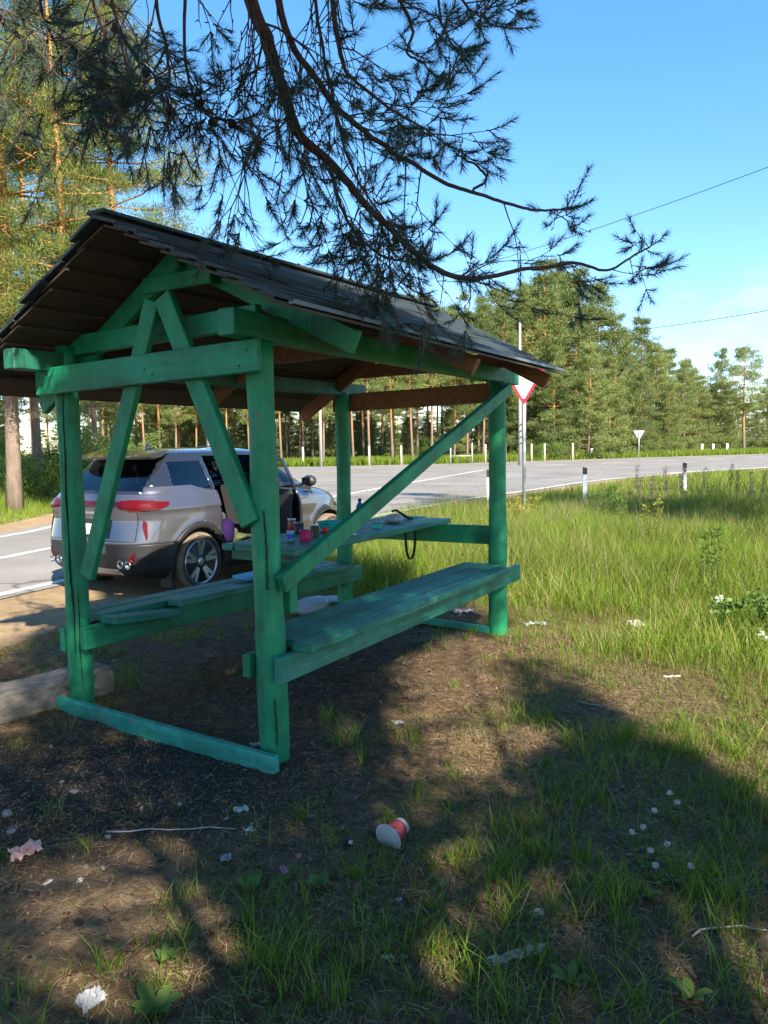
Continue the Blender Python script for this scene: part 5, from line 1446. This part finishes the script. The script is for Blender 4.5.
# limbs joining the visible branches to the trunk
for (px, py, dp), h_ in (((215, -160, 2.7), 4.6), ((265, -90, 3.0), 4.9), ((95, -140, 2.9), 5.0), ((325, -60, 3.0), 5.2), ((30, -110, 3.0), 5.3), ((190, -130, 2.9), 5.4), ((380, -80, 3.2), 5.0), ((150, -110, 2.8), 5.5), ((430, -60, 3.3), 5.6), ((300, -90, 3.05), 5.1), ((440, -50, 3.4), 5.4), ((-20, -80, 3.2), 5.6), ((10, -100, 2.9), 5.7)):
    q = ray(px, py, dp)-bo; mb = MB(); m1 = np.array([q[0]*.5, q[1]*.5, max(h_, q[2])+.25])
    f = dense([(0, .1, h_-.3), m1, q], 8); rr = 0.03 if px in (215,) else .018
    mb.tube(f, list(np.linspace(.055, rr if px in (215, 265) else .013, len(f))), 8); mb.build('limb', M['twig_big'], BP, smooth=True)
# cones
for (px, py) in ((130, 22), (122, 108), (172, 111), (193, 104), (208, 154), (242, 93), (105, 80), (298, 137), (440, 227), (404, 226), (150, 60), (232, 60)):
    mb = MB(); mb.lathe((0, 0, 0), [(.002, 0), (.016, .008), (.021, .02), (.017, .035), (.006, .046), (0, .047)], 12, axis=(brg.normal()*.5, brg.normal()*.5, -1), wob=.15)
    o = mb.build('pine_cone', M['cone'], BP); q_ = AP[np.argmin(np.hypot(PX[:, 0]-px, PX[:, 1]-py))]; o.location = q_-bo

# shade trees outside the right edge of the view
for i, (x_, y_, s_, lab) in enumerate([(10.0, 6.0, 1.0, 'pine beyond the right edge of the view whose shadow falls on the road'), (14.5, 4.2, 1.0, 'second pine beyond the right edge of the view'), (-1.5, -9.0, 1.05, 'pine standing well behind the camera'), (-7.5, -1.0, .85, 'pine left of the camera beside the dirt shoulder'), (18.5, 8.5, .95, 'third pine beyond the right edge of the view')]):
    place(tall[i % 4], (x_, y_, 0), i*1.1, (s_, s_), lab, None)

# ------------------------------------------------------------------ grass
def blades(name, x, y, h, w_, lean, tint, seg=3, label=None, parent=None, z0=None):
    rg = np.random.default_rng(len(x)); n = len(x)
    a = rg.uniform(0, 2*math.pi, n); fa = rg.uniform(0, 2*math.pi, n)
    z0 = gz(x, y)-.005 if z0 is None else z0
    D_ = np.stack([np.cos(a), np.sin(a)], -1); Wd = np.stack([np.cos(fa), np.sin(fa)], -1)
    vs_ = []; 
    for k in range(seg+1):
        t = k/seg
        out = (lean*h)*t**1.8; zz_ = z0+h*(t-.28*lean*t**2.2); ww = w_*(1-t**1.6)*.5*(.75+.25*min(1, t*4))
        c = np.stack([x+D_[:, 0]*out, y+D_[:, 1]*out, zz_], -1)
        if k < seg:
            o_ = np.stack([Wd[:, 0]*ww, Wd[:, 1]*ww, np.zeros(n)], -1); vs_ += [c-o_, c+o_]
        else: vs_.append(c)
    m_ = 2*seg+1; Vv = np.stack(vs_, 1).reshape(-1, 3); b0 = np.arange(n)*m_
    F_ = []
    for k in range(seg-1):
        q = b0+2*k; F_ += [np.stack([q, q+1, q+3], -1), np.stack([q, q+3, q+2], -1)]
    q = b0+2*(seg-1); F_.append(np.stack([q, q+1, q+2], -1))
    at_ = np.repeat(tint, m_, 0)
    o = np_mesh(name, Vv, np.concatenate(F_), M['grass'], parent, attr=at_)
    return o
def tints(n, rg, dry=.15, warm=.5, dk=1.0):
    g0 = np.array([.055, .115, .014]); g1 = np.array([.18, .265, .022]); st = np.array([.34, .27, .12])
    t = np.clip(rg.normal(warm, .25, n), 0, 1)[:, None]; c = g0*(1-t)+g1*t
    d = rg.uniform(0, 1, n) < dry; c[d] = st*rg.uniform(.6, 1.1, (d.sum(), 1)); return c*dk
gr = np.random.default_rng(99)
# meadow
def field(n, x0, x1, y0, y1):
    return gr.uniform(x0, x1, n), gr.uniform(y0, y1, n)
def keep(x, y, cond): return x[cond], y[cond]
def shelter_uv(x, y):
    dx = x-O[0]; dy = y-O[1]; det = U[0]*V[1]-U[1]*V[0]
    return (dx*V[1]-dy*V[0])/det, (U[0]*dy-U[1]*dx)/det
# tall grass right of and behind the shelter
x, y = field(330000, -2.5, 17, 5.2, 17)
u_, v_ = shelter_uv(x, y); de = x-near_x(y)
wob_ = (vnoise(x, y, 1.4, 8)-.5)*1.6+(vnoise(x, y, 4, 9)-.5)*.7
dens_ = np.clip(np.maximum(u_+wob_*.7-.1-(7.3-y)*.34, (x-3.3+wob_*.6)*.8)/1.2, 0, 1)
dens_ = np.maximum(dens_, np.clip((v_-3.7+wob_*.4)/.8, 0, 1))*np.clip((de-.9+wob_*.3)/.6, 0, 1)
dens_ *= np.clip(.55+vnoise(x, y, 2.3, 31)*.9, 0, 1)*np.clip(1-(x-y*.85-1.5)/1.0, 0, 1)
car_d = np.abs((x-car_loc[0])*lv[0]+(y-car_loc[1])*lv[1]); car_f = (x-car_loc[0])*hv[0]+(y-car_loc[1])*hv[1]
dens_ *= ~((car_d < 1.15) & (car_f > -1.2) & (car_f < 3.8))
c_ = gr.uniform(0, 1, len(x)) < dens_; x, y = x[c_], y[c_]; dd_ = dens_[c_]
patch_ = vnoise(x, y, .8, 12)
h = (.16+.34*dd_*np.clip((y-6.0)/3.0, .35, 1))*gr.uniform(.5, 1.25, len(x))*(.6+.8*patch_)
tn = tints(len(x), gr, .16, .66)*(.8+.45*vnoise(x, y, 1.1, 14))[:, None]
blades('meadow_grass', x, y, h, gr.uniform(.004, .008, len(x))*(1+(y-6)*.05), gr.uniform(.15, .75, len(x)), tn, 3)
tag(D.objects['meadow_grass'], kind='stuff')
# dry stalks and seed heads standing among the green
x, y = field(26000, -1, 15, 7.5, 17)
u_, v_ = shelter_uv(x, y); c_ = (x-near_x(y) > 1.2) & ((u_ > .5) | (v_ > 4.2)) & (gr.uniform(0, 1, len(x)) < np.clip(vnoise(x, y, .9, 33)*1.6-.45, 0, 1)); x, y = x[c_], y[c_]
stw = np.where(gr.uniform(0, 1, (len(x), 1)) < .6, np.array([[.42, .34, .17]]), np.array([[.26, .19, .15]]))*gr.uniform(.6, 1.1, (len(x), 1))
blades('dry_stalks', x, y, gr.uniform(.35, .72, len(x)), gr.uniform(.003, .006, len(x))*(1+(y-6)*.07), gr.uniform(.05, .4, len(x)), stw, 3)
tag(D.objects['dry_stalks'], kind='stuff')
# further verge
x, y = field(110000, -3, 44, 16, 62)
de = x-near_x(y)
c_ = (de > .9+.5*vnoise(x, y, .6, 3)) & (x < y*.75+2) & (gr.uniform(0, 1, len(x)) < np.clip(30/y-.2, .2, 1))
x, y = x[c_], y[c_]
h = gr.uniform(.2, .55, len(x))*(.6+.8*vnoise(x, y, .5, 12))*np.clip((x-near_x(y)-.3)/2.0, .3, 1)*np.clip(1.25-y/60, .4, 1)
blades('verge_grass', x, y, h, gr.uniform(.010, .02, len(x))*(1+(y-16)*.04), gr.uniform(.1, .6, len(x)), tints(len(x), gr, .12, .66), 2)
tag(D.objects['verge_grass'], kind='stuff')
# far verge strip, left strip
xs_, ys_ = [], []
q = gr.uniform(0, 1, 50000); fx_ = np.interp(q, [0, .45, .7, 1], [-8, 23.5, 50, 100]); fy_ = np.interp(fx_, FARSIDE[:, 0], FARSIDE[:, 1]); off_ = gr.uniform(.3, 7, len(q))
xf2, yf2 = fx_-off_*.5, fy_+off_*.8
ql = gr.uniform(10, 24, 26000); fl_ = np.interp(ql, FAR[:, 1], FAR[:, 0])-1.0-gr.uniform(0, 1, len(ql))**1.3*6
xx_ = np.concatenate([xf2, fl_]); yy_ = np.concatenate([yf2, ql])
h = np.concatenate([gr.uniform(.35, 1.0, len(xf2)), gr.uniform(.2, .75, len(fl_))*np.clip((np.interp(ql, FAR[:, 1], FAR[:, 0])-1.0-fl_)/2.2, .25, 1)])
w_ = np.concatenate([gr.uniform(.05, .10, len(xf2)), gr.uniform(.010, .018, len(fl_))])
blades('roadside_grass', xx_, yy_, h, w_, gr.uniform(.1, .5, len(xx_)), tints(len(xx_), gr, .08, .75), 2)
tag(D.objects['roadside_grass'], kind='stuff')
# sparse ground grass in tufts near the camera
TX, TY, TH, TN = [], [], [], []
def tuft(x_, y_, n, h_, r_, warm=.45, dry=.08):
    a = gr.uniform(0, 6.28, n); rr = r_*np.sqrt(gr.uniform(0, 1, n)); TX.append(x_+np.cos(a)*rr); TY.append(y_+np.sin(a)*rr)
    TH.append(h_*gr.uniform(.4, 1.15, n)); TN.append(tints(n, gr, dry, warm))
k = 0
while k < 2300:
    x_, y_ = gr.uniform(-3.2, 6.0), gr.uniform(1.3, 8.5)
    if abs(x_) > y_*.85+.8 or x_-near_x(y_) < 2.2: continue
    u0, v0 = shelter_uv(x_, y_)
    f = .22+.78*float(np.clip((x_+.5+(3.1-y_)*.9)/1.2, 0, 1))
    darkz = math.exp(-(((x_+1.35)/1.2)**2+((y_-3.7)/.75)**2)**2)
    f *= 1-.93*darkz
    if -1.9 < u0 < .2 and -.1 < v0 < 2.6: f *= .22
    f *= float(np.clip(vnoise(x_, y_, 2.2, 40)*2-.35, .08, 1))
    if gr.uniform() > f: continue
    tuft(x_, y_, gr.integers(6, 22), gr.uniform(.05, .19)*(1.15 if x_ > .3 else .9), gr.uniform(.02, .08), gr.uniform(.3, .65)); k += 1
for (px, py, n, h_, r_) in [(290, 975, 60, .22, .09), (265, 960, 40, .16, .06), (345, 745, 60, .20, .10), (330, 720, 30, .16, .08), (735, 905, 24, .30, .05), (715, 930, 14, .26, .04), (180, 905, 22, .16, .07), (600, 780, 30, .20, .1), (560, 800, 30, .18, .1), (500, 600, 40, .25, .1), (395, 830, 26, .14, .07), (420, 800, 20, .18, .05), (540, 720, 40, .16, .12), (600, 740, 40, .18, .12), (645, 770, 40, .22, .12), (400, 940, 26, .16, .08), (480, 890, 20, .20, .05), (455, 780, 20, .2, .05), (20, 1000, 20, .14, .05), (60, 640, 60, .14, .25), (25, 650, 50, .12, .2), (130, 680, 50, .22, .14), (175, 640, 60, .24, .2), (110, 655, 40, .18, .1), (245, 610, 60, .2, .25), (280, 620, 50, .2, .2), (20, 745, 24, .14, .1), (60, 728, 20, .14, .08), (105, 708, 24, .14, .08), (130, 690, 30, .18, .1), (735, 980, 30, .26, .08), (690, 880, 30, .26, .07), (620, 900, 24, .24, .06), (545, 860, 26, .22, .06), (460, 980, 30, .2, .07), (510, 1005, 24, .2, .06), (520, 640, 24, .2, .06), (505, 625, 30, .25, .05), (360, 600, 120, .28, .3), (330, 615, 70, .2, .2), (410, 600, 90, .25, .25), (485, 600, 50, .3, .1)]:
    q = gp(px, py); tuft(q[0], q[1], n, h_, r_, .6)
TX = np.concatenate(TX); TY = np.concatenate(TY); TH = np.concatenate(TH); TN = np.concatenate(TN)
blades('tufted_grass', TX, TY, TH, gr.uniform(.0025, .0055, len(TX)), gr.uniform(.15, .95, len(TX)), TN, 4)
tag(D.objects['tufted_grass'], kind='stuff')
# short fine grass and moss-like growth
x, y = field(260000, -3, 6.5, 1.2, 9.0)
f = np.clip((x+1.1+(3.1-y)*.8+(vnoise(x, y, 1.6, 50)-.5)*2.2)/1.2, .05, 1)*np.clip(vnoise(x, y, 3.5, 51)*2.4-.45, 0.05, 1)
c_ = (gr.uniform(0, 1, len(x)) < f) & (np.abs(x) < y*.85+.8) & (x-near_x(y) > 2.0)
x, y = x[c_], y[c_]
blades('short_grass', x, y, gr.uniform(.015, .06, len(x)), gr.uniform(.0018, .0035, len(x)), gr.uniform(.2, 1.1, len(x)), tints(len(x), gr, .3, .4), 2)
tag(D.objects['short_grass'], kind='stuff')
x, y = field(160000, .9, 7.5, 2.6, 9.0)
c_ = (gr.uniform(0, 1, len(x)) < np.clip((x-.5-(6.2-y)*.2+(vnoise(x, y, 2.0, 70)-.5)*1.5)/.8, 0, 1)*np.clip(vnoise(x, y, 3.0, 71)*2-.3, .15, 1)) & (np.abs(x) < y*.85+.8)
x, y = x[c_], y[c_]
blades('dry_grass', x, y, gr.uniform(.02, .09, len(x)), gr.uniform(.002, .004, len(x)), gr.uniform(.2, 1.0, len(x)), tints(len(x), gr, .35, .75), 2)
tag(D.objects['dry_grass'], kind='stuff')
# fallen pine needles and dry straw
x, y = field(190000, -3.2, 4.5, 1.3, 7.5)
c_ = (np.abs(x) < y*.85+.8) & (x-near_x(y) > 1.9) & (gr.uniform(0, 1, len(x)) < np.clip(.25+vnoise(x, y, 2.5, 60)*1.2-.5*np.exp(-(((x+1.35)/1.0)**2+((y-3.7)/.6)**2)), 0, 1))
x, y = x[c_], y[c_]; n = len(x); a = gr.uniform(0, 6.28, n); L_ = gr.uniform(.02, .065, n); w_ = gr.uniform(.0012, .0028, n)*1.2
dz = gr.normal(0, .10, n); z_ = gz(x, y)+gr.uniform(.002, .010, n)
d_ = np.stack([np.cos(a), np.sin(a), dz], -1)*L_[:, None]/2; s_ = np.stack([-np.sin(a), np.cos(a), np.zeros(n)], -1)*w_[:, None]/2; c0 = np.stack([x, y, z_], -1)
Vv = np.stack([c0-d_-s_, c0-d_+s_, c0+d_+s_, c0+d_-s_], 1).reshape(-1, 3); F_ = np.arange(4*n).reshape(-1, 4)
lt = np.where(gr.uniform(0, 1, (n, 1)) < .55, np.array([[.17, .09, .04]]), np.array([[.46, .34, .19]]))*gr.uniform(.35, 1.25, (n, 1))
o = np_mesh('fallen_needles', Vv, F_, M['grass'], None, attr=np.repeat(lt, 4, 0), side=4); tag(o, kind='stuff')
# bark flakes and dead leaves
n = 15000; x, y = field(n, -3.2, 4.2, 1.4, 7.5); c_ = (np.abs(x) < y*.85+.8) & (x-near_x(y) > 1.9); x, y = x[c_], y[c_]; n = len(x)
r_ = gr.uniform(.003, .012, n)*np.where(gr.uniform(0, 1, n) < .06, 1.8, 1); a = gr.uniform(0, 6.28, n); el = gr.uniform(.35, .9, n); tl = gr.normal(0, .35, (n, 2)); zb = gz(x, y)+.004+r_*.25
vv = []
for k in range(5):
    an = 2*math.pi*k/5; px_, py_ = np.cos(an)*r_, np.sin(an)*r_*el; X_, Y_ = px_*np.cos(a)-py_*np.sin(a), px_*np.sin(a)+py_*np.cos(a)
    vv.append(np.stack([x+X_, y+Y_, zb+X_*tl[:, 0]+Y_*tl[:, 1]], -1))
Vv = np.stack(vv, 1).reshape(-1, 3); F_ = (np.arange(n)[:, None, None]*5+np.array([[0, 1, 2], [0, 2, 3], [0, 3, 4]])[None]).reshape(-1, 3)
pal = np.array([[.20, .12, .06], [.09, .055, .035], [.34, .24, .14], [.05, .04, .035], [.26, .22, .18]]); lt = pal[gr.integers(0, 5, n)]*gr.uniform(.6, 1.2, (n, 1))
o = np_mesh('leaf_litter', Vv, F_, M['grass'], None, attr=np.repeat(lt, 5, 0)); tag(o, kind='stuff')
# gravel crumbs on the dark soil
n = 9000; x = gr.normal(-1.25, .75, n); y = gr.normal(3.6, .55, n); c_ = (np.abs(x) < y*.56+.2) & (y > 1.6); x, y = x[c_], y[c_]; n = len(x)
r_ = gr.uniform(.002, .007, n)*np.where(gr.uniform(0, 1, n) < .04, 1.8, 1)
tet = np.array([[1, 0, -.3], [-.5, .87, -.3], [-.5, -.87, -.3], [0, 0, .8], [.3, .5, .45]])
rot = gr.uniform(0, 6.28, n); cs, sn = np.cos(rot), np.sin(rot)
Vv = np.stack([np.stack([x+(t[0]*cs-t[1]*sn)*r_, y+(t[0]*sn+t[1]*cs)*r_, gz(x, y)+t[2]*r_+r_*.2], -1) for t in tet], 1).reshape(-1, 3)
Fb = np.array([[0, 1, 4], [1, 2, 3], [2, 0, 3], [0, 4, 3], [4, 1, 3]]); F_ = (np.arange(n)[:, None, None]*5+Fb[None]).reshape(-1, 3)
st_t = np.array([[.062, .052, .043]])*gr.uniform(.3, 2.2, (n, 1))
nt = NT('gravel_crumb'); p = nt.n('ShaderNodeBsdfPrincipled', Roughness=.9); a = nt.n('ShaderNodeVertexColor'); a.layer_name = 'tint'; nt.l(a.outputs[0], p.inputs['Base Color']); nt.l(p.outputs[0], nt.out.inputs['Surface'])
o = np_mesh('gravel', Vv, F_, nt.m, None, attr=np.repeat(st_t, 5, 0)); tag(o, kind='stuff')

# ------------------------------------------------------------------ individual small plants
def flower(px, py, h_, mat, label, group, r_=.012):
    q = gp(px, py); z0 = float(gz(*q)); t = thing('clover_flower', label, 'flower', (q[0], q[1], z0), group)
    dx, dy = brg.normal()*.02, brg.normal()*.02
    mb = MB(); mb.tube([(0, 0, 0), (dx*.5, dy*.5, h_*.6), (dx, dy, h_)], .0012, 5); mb.build('stem', M['leaves'], t)
    n = 70; d = brg.normal(size=(n, 3)); d /= np.linalg.norm(d, axis=1)[:, None]; d[:, 2] = d[:, 2]*.8
    Vv, F_ = spikes(np.array([[dx, dy, h_+r_*.6]])+d*r_*.3, d, np.full(n, r_*.85), np.full(n, .004), brg); np_mesh('flower_head', Vv, F_, mat, t)
    for k in range(3):
        a = k*2.1; mb = MB(); c = np.array([math.cos(a), math.sin(a), 0])*.018; mb.lathe((c[0], c[1], h_*.35), [(.0, 0), (.009, .0005), (.012, .002), (.009, .0035), (0, .004)], 8); mb.build('leaf', M['leaves'], t)
for (px, py) in ((651, 815), (677, 806), (675, 797), (637, 842), (644, 856), (664, 853), (660, 872), (678, 871), (640, 830)):
    flower(px, py+12, .07, M['petal'], 'pale clover head on a thin stem in the foreground grass at right', 'pale clover heads in the right foreground', .013)
for (px, py) in ((283, 872), (291, 863), (278, 880)):
    flower(px, py+10, .06, M['petal_pink'], 'pink clover head near the bright grass tuft below the front post', 'pink clover heads below the front post', .012)
def broad_plant(px, py, n, ln, wd, label, h_=.05, mat='leaves', name='broad_leaf_plant', up=.32):
    q = gp(px, py); t = thing(name, label, 'plant', (q[0], q[1], float(gz(*q))))
    for k in range(n):
        a = 2*math.pi*k/n+brg.uniform(-.4, .4); d = np.array([math.cos(a), math.sin(a), 0]); s_ = np.array([-d[1], d[0], 0]); L2 = ln*brg.uniform(.7, 1.15)
        mb = MB(); N2 = 7
        for i in range(N2+1):
            f = i/N2; c = d*L2*f*.8+Z*(L2*up*math.sin(f*1.9)+h_*f*.3); w2 = wd*math.sin(math.pi*min(1, f*.93+.07))**.8/2+.001
            mb.v += [tuple(c-s_*w2+Z*w2*.35), tuple(c), tuple(c+s_*w2+Z*w2*.35)]
        for i in range(N2):
            a_ = 3*i; mb.f += [(a_, a_+1, a_+4, a_+3), (a_+1, a_+2, a_+5, a_+4)]
        mb.build('leaf', M['leaves'], t, smooth=True)
broad_plant(155, 1018, 6, .10, .04, 'broad oval leaves at the very bottom left of the ground')
broad_plant(165, 965, 7, .07, .02, 'small rosette of dark leaves above the broad oval leaves')
broad_plant(570, 985, 5, .08, .025, 'small leafy sprig right of the long bark strip')
broad_plant(250, 890, 7, .07, .03, 'cluster of small green leaves beside the pink clover')
broad_plant(320, 890, 7, .06, .03, 'cluster of rounded leaves below the paper cup')
broad_plant(690, 1000, 5, .08, .03, 'leafy sprig at the bottom right corner of the ground')
broad_plant(650, 900, 8, .05, .02, 'low leaves beneath the pale clover heads')
# yarrow-like umbel
q = gp(250, 852); t = thing('yarrow', 'small white flowered yarrow on dark soil below the tissue', 'flower', (q[0], q[1], float(gz(*q))))
mb = MB(); mb.tube([(0, 0, 0), (.004, 0, .08)], .0015, 5); mb.build('stem', M['leaves'], t)
n = 60; c = np.stack([brg.normal(0, .016, n), brg.normal(0, .016, n), .085+brg.uniform(-.004, .004, n)], -1)
Vv, F_ = spikes(c, brg.normal(size=(n, 3))+[0, 0, .5], np.full(n, .005), np.full(n, .004), brg); np_mesh('flower_cluster', Vv, F_, M['petal_white'], t)
# white flowering weed at the right edge
q = gp(752, 640); t = thing('flowering_weed', 'leafy weed with clusters of white blossom at the right edge of the meadow', 'plant', (q[0], q[1], 0))
mb = MB(); tips = []
for k in range(16):
    a = brg.uniform(0, 6.28); r_ = brg.uniform(.05, .45); e = np.array([math.cos(a)*r_, math.sin(a)*r_, brg.uniform(.08, .42)]); tips.append(e); mb.tube([(0, 0, 0), e*.55+Z*.05, e], [.004, .003, .002], 5, cap=False)
mb.build('stems', M['leaves'], t)
b_, d_ = crown_points(brg, np.array(tips)*.85, 60, .11); Vv, F_ = spikes(b_, brg.normal(size=b_.shape), np.full(len(b_), .045), np.full(len(b_), .034), brg); np_mesh('foliage', Vv, F_, M['leaves'], t)
b_, d_ = crown_points(brg, np.array([e for e in tips if e[2] < .30][:7]), 22, .045); Vv, F_ = spikes(b_, brg.normal(size=b_.shape), np.full(len(b_), .03), np.full(len(b_), .028), brg); np_mesh('blossom', Vv, F_, M['petal_white'], t)
# feathery weeds by the table end and in the meadow
def weed(px, py, h_, label, mat='leaves', n=60, name='tall_weed', stalks=7, spread=.12, cat='plant'):
    q = gp(px, py); t = thing(name, label, cat, (q[0], q[1], float(gz(*q))))
    mb = MB(); tips = []
    for k in range(stalks):
        e = np.array([brg.normal()*spread, brg.normal()*spread, h_*brg.uniform(.7, 1.1)]); mb.tube([(0, 0, 0), e*.5+Z*.04, e], [.004, .003, .0015], 5, cap=False)
        for f in (.5, .65, .8, .95, 1.0): tips.append(e*f)
    mb.build('stems', M['leaves'], t)
    b_, d_ = crown_points(brg, np.array(tips), n//4, .05); Vv, F_ = spikes(b_, d_, np.full(len(b_), .05), np.full(len(b_), .016), brg); np_mesh('foliage', Vv, F_, M[mat], t)
M['yellow_leaf'] = leafy('yellowish_weed', (0.20, 0.20, 0.03), (0.34, 0.30, 0.05), 0.4, nscale=3)
M['purple_seed'] = leafy('seed_heads', (0.10, 0.07, 0.06), (0.20, 0.15, 0.12), 0.3, nscale=3)
weed(520, 535, .7, 'yellow green feathery weed by the sign pole', 'yellow_leaf', 80, spread=.2)
weed(495, 545, .55, 'yellow green weed hidden behind the rear right post', 'yellow_leaf', 60, spread=.15)
weed(455, 560, .35, 'yellow topped weed beyond the far end of the table', 'yellow_leaf', 60, spread=.15)
weed(612, 535, .8, 'dark bushy weed standing in the meadow right of the marker post', 'leaves', 120, stalks=10, spread=.15)
weed(655, 560, .8, 'broad leaved pale weed in the middle of the meadow', 'yellow_leaf', 40, stalks=5, spread=.1)
weed(712, 590, .6, 'leafy weed rising beside the right edge meadow', 'leaves', 60, stalks=5, spread=.1)
for i, px in enumerate((640, 652, 665, 678, 690, 632, 735, 748, 728, 758, 700)):
    q = gp(px, 530+brg.uniform(-6, 10)); t = thing('seed_stalk', 'purplish grass stalk with feathery seed head rising above the meadow', 'grass stalk', (q[0], q[1], 0), 'purplish seed stalks above the meadow')
    h_ = .98+brg.uniform(0, .22); mb = MB(); e = (brg.normal()*.08, brg.normal()*.05, h_); mb.tube([(0, 0, 0), (e[0]*.4, e[1]*.4, h_*.6), e], [.004, .003, .0015], 5, cap=False); mb.build('stem', M['purple_seed'], t)
    c = np.array([[e[0]*f, e[1]*f, h_*f] for f in np.linspace(.68, 1, 9)]); b_, d_ = crown_points(brg, c, 16, .035)
    Vv, F_ = spikes(b_, d_, np.full(len(b_), .045), np.full(len(b_), .010), brg); np_mesh('seed_head', Vv, F_, M['purple_seed'], t)
# fallen twigs
for i, (p0, p1, lab) in enumerate([((105, 835), (235, 830), 'long thin bent twig lying on the dark soil'), ((540, 905), (610, 990), 'dark fallen stick in the right foreground'), ((700, 838), (745, 836), 'short dark stick near the right edge'), ((575, 700), (605, 705), 'thin pale straw lying on the shaded grass'), ((300, 708), (350, 722), 'thin twig lying beside the right bench'), ((690, 935), (765, 925), 'thin pale fallen twig at the right edge')]):
    a, b2 = np.array(gp(*p0)), np.array(gp(*p1)); mb = MB(); pts = []
    for k in range(7):
        f = k/6; q = a+(b2-a)*f+brg.normal(size=2)*.008; pts.append((q[0], q[1], float(gz(*q))+.008+.012*math.sin(f*3.1)))
    mb.tube(pts, list(np.linspace(.004, .0018, 7)), 5); tag(mb.build('fallen_twig', M['barkpiece'] if i in (0, 3, 5) else M['twig'], smooth=True), lab, 'twig')
